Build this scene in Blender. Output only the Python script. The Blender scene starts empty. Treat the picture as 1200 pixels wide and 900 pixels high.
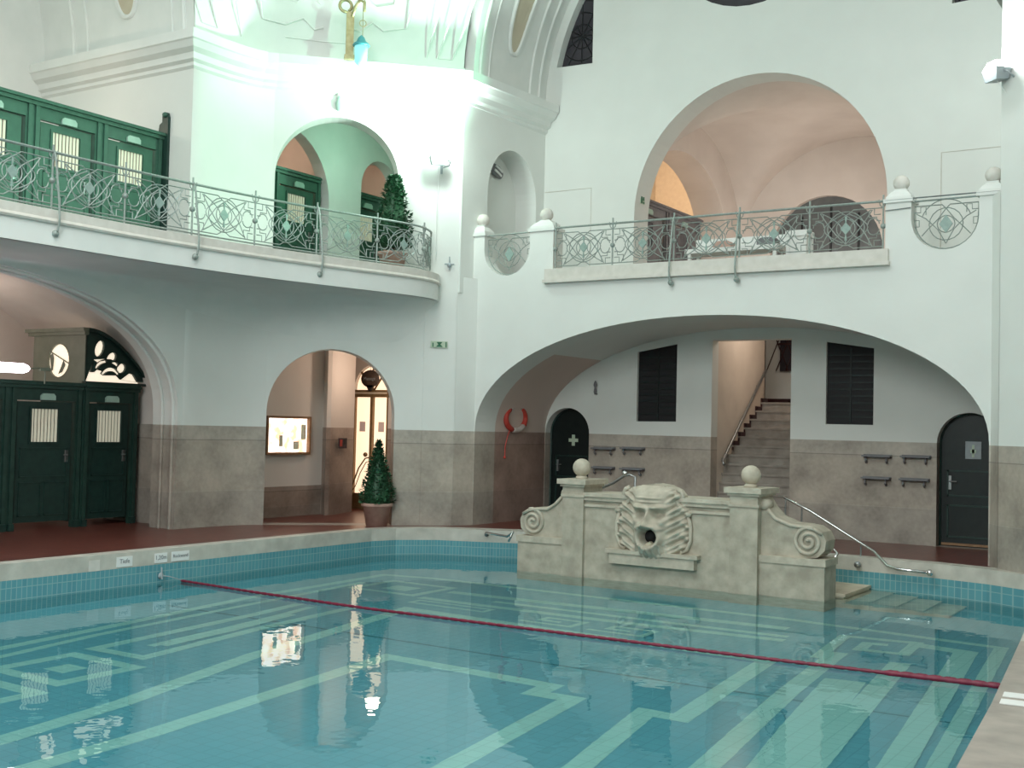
import bpy, bmesh, math, random
from mathutils import Vector, Matrix
from mathutils.geometry import tessellate_polygon
random.seed(7)
PI = math.pi
scene = bpy.context.scene
C = scene.collection

# ------------------------------------------------------------------ materials
def nodes(name):
    m = bpy.data.materials.new(name); m.use_nodes = True
    nt = m.node_tree; b = nt.nodes['Principled BSDF']
    return m, nt, b
def N(nt, t, **kw):
    n = nt.nodes.new(t)
    for k, v in kw.items(): setattr(n, k, v)
    return n
def noise_mat(name, c1, c2, scale=6, rough=.6, metal=0, bump=0, detail=4, spec=.4):
    m, nt, b = nodes(name); L = nt.links
    g = N(nt, 'ShaderNodeNewGeometry'); n = N(nt, 'ShaderNodeTexNoise')
    n.inputs['Scale'].default_value = scale; n.inputs['Detail'].default_value = detail
    L.new(g.outputs['Position'], n.inputs['Vector'])
    r = N(nt, 'ShaderNodeValToRGB'); r.color_ramp.elements[0].position = .3; r.color_ramp.elements[1].position = .7
    r.color_ramp.elements[0].color = (*c1, 1); r.color_ramp.elements[1].color = (*c2, 1)
    L.new(n.outputs['Fac'], r.inputs['Fac']); L.new(r.outputs['Color'], b.inputs['Base Color'])
    b.inputs['Roughness'].default_value = rough; b.inputs['Metallic'].default_value = metal
    b.inputs['Specular IOR Level'].default_value = spec
    if bump:
        bp = N(nt, 'ShaderNodeBump'); bp.inputs['Strength'].default_value = bump; bp.inputs['Distance'].default_value = .02
        L.new(n.outputs['Fac'], bp.inputs['Height']); L.new(bp.outputs['Normal'], b.inputs['Normal'])
    return m
def emit_mat(name, c, s):
    m, nt, b = nodes(name)
    b.inputs['Base Color'].default_value = (*c, 1); b.inputs['Emission Color'].default_value = (*c, 1)
    b.inputs['Emission Strength'].default_value = s
    return m
def ramp(nt, stops, interp='LINEAR'):
    r = N(nt, 'ShaderNodeValToRGB'); cr = r.color_ramp; cr.interpolation = interp
    while len(cr.elements) < len(stops): cr.elements.new(.5)
    for e, (p, c) in zip(cr.elements, stops): e.position = p; e.color = (*c, 1)
    return r
def wall_mat(name, plaster, zd=1.78, stone=(.41, .365, .315), zj=1.52, zk=.62):
    """white plaster above a stone dado that ends at height zd, with stone courses and joints"""
    m, nt, b = nodes(name); L = nt.links
    g = N(nt, 'ShaderNodeNewGeometry'); s = N(nt, 'ShaderNodeSeparateXYZ'); L.new(g.outputs['Position'], s.inputs[0])
    n = N(nt, 'ShaderNodeTexNoise'); n.inputs['Scale'].default_value = 1.6; n.inputs['Detail'].default_value = 6
    L.new(g.outputs['Position'], n.inputs['Vector'])
    n2 = N(nt, 'ShaderNodeTexNoise'); n2.inputs['Scale'].default_value = 14; n2.inputs['Detail'].default_value = 4
    L.new(g.outputs['Position'], n2.inputs['Vector'])
    mx = N(nt, 'ShaderNodeMath', operation='ADD'); L.new(n.outputs['Fac'], mx.inputs[0]); 
    ms = N(nt, 'ShaderNodeMath', operation='MULTIPLY'); L.new(n2.outputs['Fac'], ms.inputs[0]); ms.inputs[1].default_value = .35; L.new(ms.outputs[0], mx.inputs[1])
    a, d, c = [tuple(v * k for v in stone) for k in (.72, 1.0, 1.3)]
    r = ramp(nt, [(.45, a), (.65, d), (.9, c)]); L.new(mx.outputs[0], r.inputs['Fac'])
    # per-course tint by height
    hr = ramp(nt, [(0, (.80, .80, .80)), (zk / 2, (1, 1, 1)), (zk / 2 + .003, (.9, .88, .86)), (zj / 2, (.6, .6, .6)), (zj / 2 + .006, (1.0, 1.0, 1.0)), (zd / 2, (1.05, 1.03, 1.0))], 'CONSTANT')
    dv = N(nt, 'ShaderNodeMath', operation='MULTIPLY'); dv.inputs[1].default_value = .5; L.new(s.outputs['Z'], dv.inputs[0]); L.new(dv.outputs[0], hr.inputs['Fac'])
    mul = N(nt, 'ShaderNodeMixRGB', blend_type='MULTIPLY'); mul.inputs['Fac'].default_value = 1
    L.new(r.outputs['Color'], mul.inputs['Color1']); L.new(hr.outputs['Color'], mul.inputs['Color2'])
    pr_ = ramp(nt, [(.35, tuple(v * .96 for v in plaster)), (.75, plaster)]); L.new(n.outputs['Fac'], pr_.inputs['Fac'])
    gt = N(nt, 'ShaderNodeMath', operation='GREATER_THAN'); gt.inputs[1].default_value = zd; L.new(s.outputs['Z'], gt.inputs[0])
    mix = N(nt, 'ShaderNodeMixRGB'); L.new(gt.outputs[0], mix.inputs['Fac']); L.new(mul.outputs['Color'], mix.inputs['Color1']); L.new(pr_.outputs['Color'], mix.inputs['Color2'])
    L.new(mix.outputs['Color'], b.inputs['Base Color'])
    rr = N(nt, 'ShaderNodeMapRange'); rr.inputs['To Min'].default_value = .38; rr.inputs['To Max'].default_value = .75
    L.new(gt.outputs[0], rr.inputs['Value']); L.new(rr.outputs[0], b.inputs['Roughness'])
    bp = N(nt, 'ShaderNodeBump'); bp.inputs['Strength'].default_value = .12; bp.inputs['Distance'].default_value = .01
    L.new(n2.outputs['Fac'], bp.inputs['Height']); L.new(bp.outputs['Normal'], b.inputs['Normal'])
    return m
def tile_mat(name, c1, c2, grout, w=.15, h=.15, axes='XY', rough=.25, mortar=.008, spec=.5):
    m, nt, b = nodes(name); L = nt.links
    g = N(nt, 'ShaderNodeNewGeometry'); s = N(nt, 'ShaderNodeSeparateXYZ'); L.new(g.outputs['Position'], s.inputs[0])
    cb = N(nt, 'ShaderNodeCombineXYZ')
    if axes == 'WALL':
        ad = N(nt, 'ShaderNodeMath', operation='ADD'); L.new(s.outputs['X'], ad.inputs[0]); L.new(s.outputs['Y'], ad.inputs[1])
        L.new(ad.outputs[0], cb.inputs['X']); L.new(s.outputs['Z'], cb.inputs['Y'])
    else:
        L.new(s.outputs['X'], cb.inputs['X']); L.new(s.outputs['Y'], cb.inputs['Y'])
    br = N(nt, 'ShaderNodeTexBrick'); br.offset = 0; br.inputs['Scale'].default_value = 1
    br.inputs['Brick Width'].default_value = w; br.inputs['Row Height'].default_value = h; br.inputs['Mortar Size'].default_value = mortar
    br.inputs['Color1'].default_value = (*c1, 1); br.inputs['Color2'].default_value = (*c2, 1); br.inputs['Mortar'].default_value = (*grout, 1)
    L.new(cb.outputs[0], br.inputs['Vector']); L.new(br.outputs['Color'], b.inputs['Base Color'])
    b.inputs['Roughness'].default_value = rough; b.inputs['Specular IOR Level'].default_value = spec
    return m

PL = (.74, .755, .72)
M = {}
M['wall'] = wall_mat('plaster_over_stone', PL)
M['wall_warm_lit'] = wall_mat('warm_lit_plaster_over_stone', (.62, .50, .44), stone=(.31, .215, .18))  # warm light on the grotto jamb, painted into plaster and stone colour
M['wall_lobby'] = wall_mat('lobby_plaster', (.74, .68, .62), stone=(.35, .28, .235))
M['wall_lobby_low'] = wall_mat('lobby_low_dado', (.76, .70, .64), zd=.60, stone=(.35, .28, .235), zj=.5, zk=.2)
M['plaster'] = noise_mat('white_plaster', (.70, .72, .69), (.76, .77, .74), 2, .8)
M['plaster_pink'] = noise_mat('pinkish_vault_plaster', (.66, .60, .55), (.74, .68, .63), 1.2, .85)
M['vault'] = noise_mat('vault_plaster', (.68, .70, .67), (.74, .75, .72), 2, .8)
M['beige'] = noise_mat('beige_stucco', (.50, .44, .33), (.56, .50, .38), 3, .8)
M['sill'] = noise_mat('pale_sill_stone', (.60, .575, .52), (.68, .65, .60), 8, .6)
M['floor'] = tile_mat('dark_red_quarry_tile', (.125, .030, .022), (.17, .045, .032), (.07, .025, .02), .15, .15, rough=.3)
M['gallery_floor'] = noise_mat('gallery_floor_grey', (.40, .38, .35), (.48, .46, .42), 5, .6)
M['coping'] = noise_mat('pool_coping_stone', (.44, .42, .37), (.60, .575, .51), 4, .4, bump=.1, detail=8)
M['coping_near'] = noise_mat('near_coping_stone', (.27, .235, .205), (.40, .345, .30), 4, .4, bump=.1, detail=8)
M['fountain'] = noise_mat('fountain_shell_limestone', (.34, .305, .24), (.52, .475, .385), 5, .7, bump=.4, detail=10)
M['fountain_light'] = noise_mat('fountain_pale_limestone', (.41, .37, .295), (.57, .52, .425), 7, .7, bump=.3, detail=10)
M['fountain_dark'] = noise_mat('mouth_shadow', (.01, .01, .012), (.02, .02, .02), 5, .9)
M['step_stone'] = noise_mat('beige_step_stone', (.52, .43, .32), (.68, .58, .45), 4, .5)
M['pool_floor'] = tile_mat('teal_pool_tile', (.115, .385, .47), (.125, .41, .50), (.10, .33, .41), .15, .15, rough=.3, mortar=.006)
M['pool_band'] = tile_mat('pale_green_pool_tile', (.34, .66, .62), (.36, .68, .64), (.28, .57, .54), .15, .15, rough=.3, mortar=.006)
M['pool_dark'] = tile_mat('dark_teal_line', (.07, .24, .29), (.075, .25, .30), (.07, .22, .26), .15, .15)
M['pool_wall'] = tile_mat('teal_wall_tile', (.10, .29, .34), (.12, .33, .37), (.24, .41, .43), .075, .15, 'WALL', .15, .006)
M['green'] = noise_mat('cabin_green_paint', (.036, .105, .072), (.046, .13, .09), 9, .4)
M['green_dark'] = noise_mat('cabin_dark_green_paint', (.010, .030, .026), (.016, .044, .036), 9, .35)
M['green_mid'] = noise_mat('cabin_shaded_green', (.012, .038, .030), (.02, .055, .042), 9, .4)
M['hood_side'] = noise_mat('hood_grey_green', (.14, .16, .12), (.18, .20, .155), 5, .5)
M['cream'] = noise_mat('cream_slats', (.70, .60, .46), (.78, .68, .53), 9, .6)
M['plate'] = noise_mat('pale_green_plate', (.34, .50, .42), (.40, .56, .48), 9, .4)
M['iron'] = noise_mat('grey_green_iron', (.25, .295, .27), (.335, .38, .355), 20, .45, .2)
M['iron_light'] = noise_mat('teal_medallion_paint', (.25, .34, .31), (.31, .41, .37), 20, .45)
M['chrome'] = noise_mat('polished_steel', (.66, .66, .66), (.76, .76, .76), 9, .15, 1)
M['steel'] = noise_mat('grey_steel', (.28, .29, .29), (.36, .37, .37), 9, .35, .8)
M['red_rope'] = noise_mat('dark_red_float', (.14, .008, .03), (.20, .012, .04), 20, .4)
M['red'] = noise_mat('red_ring_paint', (.42, .04, .03), (.52, .06, .04), 9, .5)
M['white'] = noise_mat('white_enamel', (.76, .76, .74), (.82, .82, .80), 9, .4)
M['ringwhite'] = noise_mat('ring_pinkish_white', (.58, .50, .46), (.64, .56, .52), 9, .5)
M['terracotta'] = noise_mat('terracotta', (.46, .29, .24), (.56, .37, .31), 9, .7)
M['leaf'] = noise_mat('leaf_green', (.010, .05, .022), (.035, .12, .055), 25, .5)
M['leaf2'] = noise_mat('leaf_green_light', (.03, .11, .05), (.06, .19, .10), 25, .5)
M['bark'] = noise_mat('brown_bark', (.08, .05, .03), (.12, .08, .05), 20, .8)
M['black'] = noise_mat('black_print', (.02, .02, .02), (.03, .03, .03), 9, .6)
M['grey_print'] = noise_mat('grey_print', (.16, .16, .17), (.20, .20, .21), 9, .6)
M['door_dark'] = noise_mat('black_green_door', (.004, .009, .009), (.008, .015, .014), 9, .35)
M['brownframe'] = noise_mat('brown_wood_frame', (.22, .12, .06), (.30, .17, .09), 9, .5)
M['doorframe'] = noise_mat('ochre_brown_door_frame', (.20, .125, .055), (.26, .17, .08), 9, .5)
M['glow_case'] = emit_mat('case_back_glow', (1.0, .82, .62), 2.2)
_nt = M['glow_case'].node_tree; _n = N(_nt, 'ShaderNodeTexNoise'); _n.inputs['Scale'].default_value = 5; _g = N(_nt, 'ShaderNodeNewGeometry'); _nt.links.new(_g.outputs['Position'], _n.inputs['Vector'])
_r = ramp(_nt, [(.38, (.75, .36, .22)), (.5, (1, .78, .62)), (.6, (1, .92, .85))]); _nt.links.new(_n.outputs['Fac'], _r.inputs['Fac']); _nt.links.new(_r.outputs['Color'], _nt.nodes['Principled BSDF'].inputs['Emission Color'])
M['notice'] = emit_mat('pinkish_grey_notice', (.55, .40, .33), .35)
M['glow_glass'] = emit_mat('lit_frosted_glass', (1.0, .72, .50), 1.25)
M['glow_tube'] = emit_mat('fluorescent_tube', (1, .86, .93), 9)
M['glow_slat'] = emit_mat('glowing_slat_paint', (.74, .70, .56), .22)  # cream slat paint brightened by its own emission, no lamp inside
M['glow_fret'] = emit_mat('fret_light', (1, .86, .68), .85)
M['flood'] = emit_mat('flood_glass', (.92, 1, .96), 40)
M['gold'] = noise_mat('aged_gilt', (.34, .30, .15), (.46, .42, .24), 12, .4, .5)
M['blueglass'] = emit_mat('pale_blue_lantern_glass', (.30, .75, .80), .55)
M['bluecap'] = noise_mat('blue_lantern_cap', (.05, .30, .34), (.08, .38, .42), 9, .4)
M['window_dark'] = noise_mat('dark_night_pane', (.035, .032, .04), (.06, .055, .065), 2.5, .25)
M['window_grey'] = noise_mat('grey_pane', (.10, .11, .115), (.15, .165, .165), 3, .35)
M['lead'] = noise_mat('leading', (.012, .012, .014), (.02, .02, .022), 9, .5)
M['shutter'] = noise_mat('black_shutter', (.007, .006, .009), (.012, .012, .013), 40, .6)
M['stair'] = noise_mat('worn_stair_stone', (.24, .21, .18), (.34, .30, .26), 5, .6)
M['skirt'] = noise_mat('dark_red_skirting', (.045, .012, .014), (.06, .02, .02), 9, .4)
M['warmwall'] = noise_mat('warm_stairwell_plaster', (.66, .58, .50), (.74, .66, .57), 2, .8)
M['shade'] = noise_mat('grey_enamel_housing', (.30, .34, .36), (.38, .42, .44), 9, .4)
M['sign_brown'] = noise_mat('dark_brown_sign', (.07, .05, .04), (.11, .08, .065), 12, .5)
M['poster'] = noise_mat('poster_print', (.03, .02, .025), (.07, .05, .06), 22, .6)
M['case_print'] = noise_mat('case_leaflets', (.9, .85, .75), (.70, .85, .6), 9, .6)
M['green_sign'] = noise_mat('green_sign_face', (.03, .14, .08), (.04, .17, .09), 9, .5)
M['palegreen'] = noise_mat('pale_green_sign', (.48, .58, .44), (.54, .64, .50), 9, .5)

def water():
    m = bpy.data.materials.new('pool_water'); m.use_nodes = True; nt = m.node_tree; nt.nodes.clear(); L = nt.links
    out = N(nt, 'ShaderNodeOutputMaterial'); g = N(nt, 'ShaderNodeBsdfGlass'); g.inputs['IOR'].default_value = 1.333
    g.inputs['Color'].default_value = (.93, 1, .99, 1); g.inputs['Roughness'].default_value = 0.0
    geo = N(nt, 'ShaderNodeNewGeometry'); mp = N(nt, 'ShaderNodeMapping'); mp.inputs['Scale'].default_value = (1, 1, 1)
    n = N(nt, 'ShaderNodeTexNoise'); n.inputs['Scale'].default_value = 3.2; n.inputs['Detail'].default_value = 2
    L.new(geo.outputs['Position'], mp.inputs[0]); L.new(mp.outputs[0], n.inputs['Vector'])
    bp = N(nt, 'ShaderNodeBump'); bp.inputs['Strength'].default_value = .10; bp.inputs['Distance'].default_value = .02
    L.new(n.outputs['Fac'], bp.inputs['Height']); L.new(bp.outputs['Normal'], g.inputs['Normal'])
    L.new(g.outputs[0], out.inputs['Surface'])
    return m
M['water'] = water()

# ------------------------------------------------------------------ mesh builder
class MB:
    def __init__(s): s.v = []; s.f = []; s.smooth = []
    def add(s, vs, fs, sm=False):
        o = len(s.v); s.v += [tuple(p) for p in vs]
        for f in fs: s.f.append([i + o for i in f]); s.smooth.append(sm)
    def box(s, x0, x1, y0, y1, z0, z1):
        v = [(x, y, z) for x in (x0, x1) for y in (y0, y1) for z in (z0, z1)]
        s.add(v, [(0, 1, 3, 2), (4, 6, 7, 5), (0, 4, 5, 1), (2, 3, 7, 6), (0, 2, 6, 4), (1, 5, 7, 3)])
    def hexa(s, p):      # 8 points: bottom 4 then top 4
        s.add(p, [(3, 2, 1, 0), (4, 5, 6, 7), (0, 1, 5, 4), (1, 2, 6, 5), (2, 3, 7, 6), (3, 0, 4, 7)])
    def tube(s, pts, r, n=6, closed=False, cap=True):
        pts = [Vector(p) for p in pts]; m = len(pts)
        rr = r if hasattr(r, '__len__') else [r] * m
        up = None; vs = []; 
        for i, p in enumerate(pts):
            a = pts[i - 1] if (i or closed) else p; b = pts[(i + 1) % m] if (i < m - 1 or closed) else p
            t = (b - a)
            if t.length < 1e-9: t = Vector((0, 0, 1))
            t.normalize()
            if up is None:
                up = Vector((0, 0, 1)) if abs(t.z) < .9 else Vector((1, 0, 0))
            x = t.cross(up)
            if x.length < 1e-4: x = t.orthogonal()
            x.normalize(); y = x.cross(t); up = y
            for k in range(n):
                an = 2 * PI * k / n; vs.append(p + (x * math.cos(an) + y * math.sin(an)) * rr[i])
        fs = []
        for i in range(m if closed else m - 1):
            j = (i + 1) % m
            for k in range(n): fs.append((i * n + k, i * n + (k + 1) % n, j * n + (k + 1) % n, j * n + k))
        if not closed and cap: fs.append(tuple(range(n))[::-1]); fs.append(tuple((m - 1) * n + k for k in range(n)))
        s.add(vs, fs, n > 6)
    def lathe(s, c, prof, n=20, axis='Z', sm=True):
        vs = []; fs = []
        for (r, h) in prof:
            for k in range(n):
                a = 2 * PI * k / n
                if axis == 'Z': vs.append((c[0] + r * math.cos(a), c[1] + r * math.sin(a), c[2] + h))
                elif axis == 'Y': vs.append((c[0] + r * math.cos(a), c[1] + h, c[2] + r * math.sin(a)))
                else: vs.append((c[0] + h, c[1] + r * math.cos(a), c[2] + r * math.sin(a)))
        for i in range(len(prof) - 1):
            for k in range(n): fs.append((i * n + k, i * n + (k + 1) % n, (i + 1) * n + (k + 1) % n, (i + 1) * n + k))
        fs.append(tuple(range(n))[::-1]); fs.append(tuple((len(prof) - 1) * n + k for k in range(n)))
        s.add(vs, fs, sm)
    def ball(s, c, r, n=20):
        s.lathe(c, [(max(r * math.sin(PI * i / 12), 1e-4), -r * math.cos(PI * i / 12)) for i in range(13)], n)
    def poly(s, loops, fn, sm=False):
        """flat polygon with holes; loops = [outer, hole...] of 2-D points, fn maps (a,b)->3-D"""
        tri = tessellate_polygon([[Vector((a, b, 0)) for a, b in lp] for lp in loops])
        flat = [q for lp in loops for q in lp]
        s.add([fn(a, b) for a, b in flat], [tuple(t) for t in tri], sm)
    def prism(s, loops, fn, d0, d1):
        """fn(a,b,d)"""
        s.poly(loops, lambda a, b: fn(a, b, d0)); s.poly(loops, lambda a, b: fn(a, b, d1))
        for lp in loops:
            n = len(lp); vs = [fn(a, b, d0) for a, b in lp] + [fn(a, b, d1) for a, b in lp]
            s.add(vs, [(i, (i + 1) % n, n + (i + 1) % n, n + i) for i in range(n)])
    def strip(s, A, B, sm=False):
        n = len(A); s.add(list(A) + list(B), [(i, i + 1, n + i + 1, n + i) for i in range(n - 1)], sm)
    def grid(s, rows, sm=True):
        n = len(rows[0]); vs = [p for r in rows for p in r]
        s.add(vs, [(i * n + j, i * n + j + 1, (i + 1) * n + j + 1, (i + 1) * n + j) for i in range(len(rows) - 1) for j in range(n - 1)], sm)
    def obj(s, name, mat, parent=None, label=None, cat=None, group=None, kind=None, loc=None):
        me = bpy.data.meshes.new(name); me.from_pydata(s.v, [], s.f)
        bm = bmesh.new(); bm.from_mesh(me); bmesh.ops.remove_doubles(bm, verts=bm.verts, dist=1e-5)
        bmesh.ops.recalc_face_normals(bm, faces=bm.faces); bm.to_mesh(me); bm.free()
        if any(s.smooth):
            ok = len(me.polygons) == len(s.f)
            for i, p in enumerate(me.polygons): p.use_smooth = s.smooth[i] if ok else True
        me.materials.append(M[mat])
        o = bpy.data.objects.new(name, me); C.objects.link(o)
        if parent is not None: o.parent = parent
        if label: o['label'] = label
        if cat: o['category'] = cat
        if group: o['group'] = group
        if kind: o['kind'] = kind
        if loc: o.location = loc
        return o
def thing(name, label, cat, loc=(0, 0, 0), rotz=0, group=None):
    o = bpy.data.objects.new(name, None); C.objects.link(o); o.empty_display_size = .1
    o.location = loc; o.rotation_euler = (0, 0, rotz); o['label'] = label; o['category'] = cat
    if group: o['group'] = group
    return o
def struct(name, mb, mat, parent=None):
    return mb.obj(name, mat, parent, kind=None if parent else 'structure')
def copy_tree(o, parent=None):
    c = o.copy(); C.objects.link(c)
    if parent is not None: c.parent = parent
    for ch in [x for x in list(bpy.data.objects) if x.parent == o]: copy_tree(ch, c)
    return c
def arch_pts(s0, s1, zs, zt, n=24, e=2.0):
    """points of an arch head from (s0,zs) over (mid,zt) to (s1,zs), superellipse exponent e"""
    c = (s0 + s1) / 2; a = (s1 - s0) / 2; out = []
    for i in range(n + 1):
        t = PI - PI * i / n; ct, st = math.cos(t), math.sin(t)
        out.append((c + a * math.copysign(abs(ct) ** (2 / e), ct), zs + (zt - zs) * abs(st) ** (2 / e)))
    return out
def text_mesh(txt, size):
    cu = bpy.data.curves.new('t', 'FONT'); cu.body = txt; cu.size = size; cu.extrude = .001; cu.align_x = 'CENTER'; cu.align_y = 'CENTER'
    ob = bpy.data.objects.new('t', cu); C.objects.link(ob)
    dg = bpy.context.evaluated_depsgraph_get(); me = bpy.data.meshes.new_from_object(ob.evaluated_get(dg))
    bpy.data.objects.remove(ob); return me
def text_obj(name, txt, size, mat, parent, mtx):
    me = text_mesh(txt, size); me.transform(mtx); me.materials.clear(); me.materials.append(M[mat])
    o = bpy.data.objects.new(name, me); C.objects.link(o); o.parent = parent
    return o

# ------------------------------------------------------------------ key dimensions (metres)
ZG = 4.66            # gallery floor
ZW = -.46            # water level
ZB = -1.35           # pool bottom
P0 = Vector((-15.39, 15.73)); Q0 = Vector((-12.94, 18.21)); U = (Q0 - P0).normalized(); ND = Vector((U.y, -U.x))   # diagonal wall, ND faces the pool
LD = (Q0 - P0).length
def diag(s, z, d=0):          # d>0 goes behind the wall face
    p = P0 + U * s - ND * d; return (p.x, p.y, z)
CX = -8.12           # centre line of the end bay

# ------------------------------------------------------------------ floor, pool
outer = [(-22, -6), (4, -6), (4, 28), (-22, 28)]
poolx = [(-13.40, -3), (-13.40, 16.4), (-13.25, 16.9), (-12.75, 17.42), (-11.9, 17.75), (-10.9, 18.2), (-5.6, 18.32), (-4.2, 18.2), (-3.4, 18.0), (-2.85, 17.7), (-2.5, 17.0), (-1.95, 11.9), (-1.66, 9.0), (-1.50, 7.1), (-1.3, 2), (-1.3, -3)]
copo = [(-13.66, -3.3), (-13.66, 16.5), (-13.45, 17.1), (-12.95, 17.7), (-12.2, 18.1), (-11.2, 18.56), (-5.5, 18.56), (-4.2, 18.5), (-3.3, 18.3), (-2.55, 17.95), (-2.1, 17.1), (-1.45, 11.95), (-1.18, 9.05), (-1.0, 7.1), (-.8, 2), (-.8, -3.3)]
b = MB(); b.poly([outer, copo], lambda x, y: (x, y, 0)); struct('floor', b, 'floor')
b = MB(); b.prism([copo, poolx], lambda x, y, d: (x, y, d), .012, -.2)
for lst in (poolx,): pass
struct('trim_1', b, 'coping')
# darker, browner surface of the near right coping
b = MB(); b.poly([[(-1.95, 11.9), (-1.66, 9.0), (-1.50, 7.1), (-1.3, 2), (-.82, 2), (-1.02, 7.1), (-1.2, 9.05), (-1.47, 11.95)]], lambda x, y: (x, y, .014)); struct('trim_2', b, 'coping_near')
b = MB(); n = len(poolx); b.add([(x, y, -.2) for x, y in poolx] + [(x, y, ZB) for x, y in poolx], [(i, (i + 1) % n, n + (i + 1) % n, n + i) for i in range(n)]); struct('wall_pool', b, 'pool_wall')
b = MB(); b.poly([poolx], lambda x, y: (x, y, ZB)); pf = struct('floor_pool', b, 'pool_floor')
# inlaid meander bands on the pool floor
rz = [0]
def ribbon(mb, pts, w, z=None):
    if z is None: rz[0] += 1; z = ZB + .004 + rz[0] * .0012
    pts = [Vector(p) for p in pts]; L, R = [], []
    for i, p in enumerate(pts):
        d0 = (p - pts[i - 1]).normalized() if i else (pts[1] - p).normalized()
        d1 = (pts[i + 1] - p).normalized() if i < len(pts) - 1 else d0
        n0 = Vector((-d0.y, d0.x)); n1 = Vector((-d1.y, d1.x)); m = (n0 + n1)
        m = m.normalized() if m.length > .1 else n0
        k = w / 2 / max(.35, m.dot(n0)); L.append(p + m * k); R.append(p - m * k)
    mb.strip([(p.x, p.y, z) for p in L], [(p.x, p.y, z) for p in R])
def closed_rect(mb, x0, x1, y0, y1, w):
    mb.box(x0, x1, y0, y0 + w, ZB, ZB + .004); mb.box(x0, x1, y1 - w, y1, ZB, ZB + .004)
    mb.box(x0, x0 + w, y0 + w, y1 - w, ZB, ZB + .004); mb.box(x1 - w, x1, y0 + w, y1 - w, ZB, ZB + .004)
b = MB()
W = .22
ribbon(b, [(-7.6, -2), (-7.75, 6.65), (-8.1, 10.25), (-6.0, 10.2), (-5.97, 9.85), (-5.57, 9.88), (-5.3, 7.5), (-5.0, 2)], W)
ribbon(b, [(-8.3, -2), (-8.5, 5.84), (-8.7, 7.18), (-9.25, 9.37), (-9.85, 12.85), (-4.7, 12.7), (-4.45, 9.87), (-4.8, 9.87), (-4.49, 8.06), (-4.2, 2)], W)
ribbon(b, [(-3.3, 2), (-3.69, 8.66), (-4.0, 11.39), (-4.2, 13.69)], W)
ribbon(b, [(-3.15, 8.4), (-3.42, 10.2), (-3.7, 12.3)], .42)
ribbon(b, [(-2.7, 5), (-3.02, 9.14), (-3.46, 13.54)], .24)
ribbon(b, [(-2.25, 5), (-2.47, 9.54), (-2.99, 14.63), (-3.6, 14.75)], .26)
ribbon(b, [(-1.95, 5), (-2.2, 9.74), (-2.7, 15.2), (-5.4, 15.5), (-11.3, 15.5), (-12.2, 15.3), (-12.1, 12.1), (-11.75, 9.66), (-11.55, 7.84), (-11.3, 2)], .16)
ribbon(b, [(-11.9, 14.4), (-11.68, 11.85), (-11.41, 8.99), (-11.18, 7.64), (-10.9, 2)], .12)
ribbon(b, [(-5.2, 14.80), (-7.4, 14.67), (-9.8, 14.5), (-10.3, 14.48)], .22)
ribbon(b, [(-5.0, 14.25), (-7.0, 14.2), (-9.3, 14.15)], .14)
ribbon(b, [(-4.95, 13.98), (-6.97, 13.82), (-9.3, 13.75), (-10.3, 13.75)], .18)
ribbon(b, [(-11.2, 12.2), (-11.05, 11.2), (-10.80, 8.52), (-10.04, 8.55), (-10.30, 10.5), (-10.46, 12.4)], .16)
ribbon(b, [(-10.9, 12.1), (-10.66, 10.82), (-10.46, 9.0)], .12); ribbon(b, [(-10.74, 11.5), (-10.53, 10.2), (-10.42, 9.1)], .22)
closed_rect(b, -10.82, -9.66, 7.2, 8.28, .17); b.box(-10.38, -10.08, 7.58, 7.88, ZB, ZB + .004)
closed_rect(b, -10.55, -9.5, 5.9, 7.02, .17)
closed_rect(b, -11.72, -10.45, 13.78, 14.9, .13); b.box(-11.3, -10.85, 14.1, 14.5, ZB, ZB + .004)
closed_rect(b, -10.2, -8.9, 13.3, 13.6, .07)
for x0 in (-8.2, -7.2):
    ribbon(b, [(x0, 13.1), (x0 + .75, 13.1), (x0 + .75, 13.5), (x0 + .2, 13.5), (x0 + .2, 13.3), (x0 + .5, 13.3)], .09)
ribbon(b, [(-4.3, 13.2), (-4.45, 14.75), (-3.6, 14.85), (-3.55, 14.05), (-4.05, 14.0), (-4.08, 14.45), (-3.85, 14.5)], .15)
b.obj('tile_band', 'pool_band', pf)
b = MB(); ribbon(b, [(-12.4, 10.95), (-9.86, 11.02), (-6.44, 11.05), (-2.4, 11.2)], .05, ZB + .006); b.obj('floor_line', 'pool_dark', pf)  # thin dark line across the pool floor
b = MB(); b.poly([poolx], lambda x, y: (x, y, ZW)); o = b.obj('pool_water', 'water')
if o.data.polygons[0].normal.z < 0: o.data.flip_normals()
if True: o['kind'] = 'stuff'; o['label'] = 'clear turquoise water filling the swimming pool'; o['category'] = 'water'

# ------------------------------------------------------------------ left wall with the big lower arch
XL = -15.74; YC = 14.06
LA = arch_pts(4.7, 13.96, 1.95, 4.14, 40, 2.3)
b = MB()
loop = [(2.0, 0), (4.7, 0)] + LA + [(13.96, 0), (YC, 0), (YC, 4.6), (2.0, 4.6)]
b.prism([loop], lambda s, z, d: (XL - d, s, z), 0, .62)
struct('wall_left', b, 'wall')
b = MB(); A2 = arch_pts(4.62, 14.04, 1.95, 4.22, 40, 2.3)
ring = [(4.7, .0)] + LA + [(13.96, 0)]
b.tube([(XL - .1, s - (.015 if s > 9.3 else -.015), z - .01) for s, z in ring], .035, 8, cap=False); b.tube([(XL - .36, s - (.02 if s > 9.3 else -.02), z - .015) for s, z in ring], .03, 8, cap=False)
struct('trim_3', b, 'wall')
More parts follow.
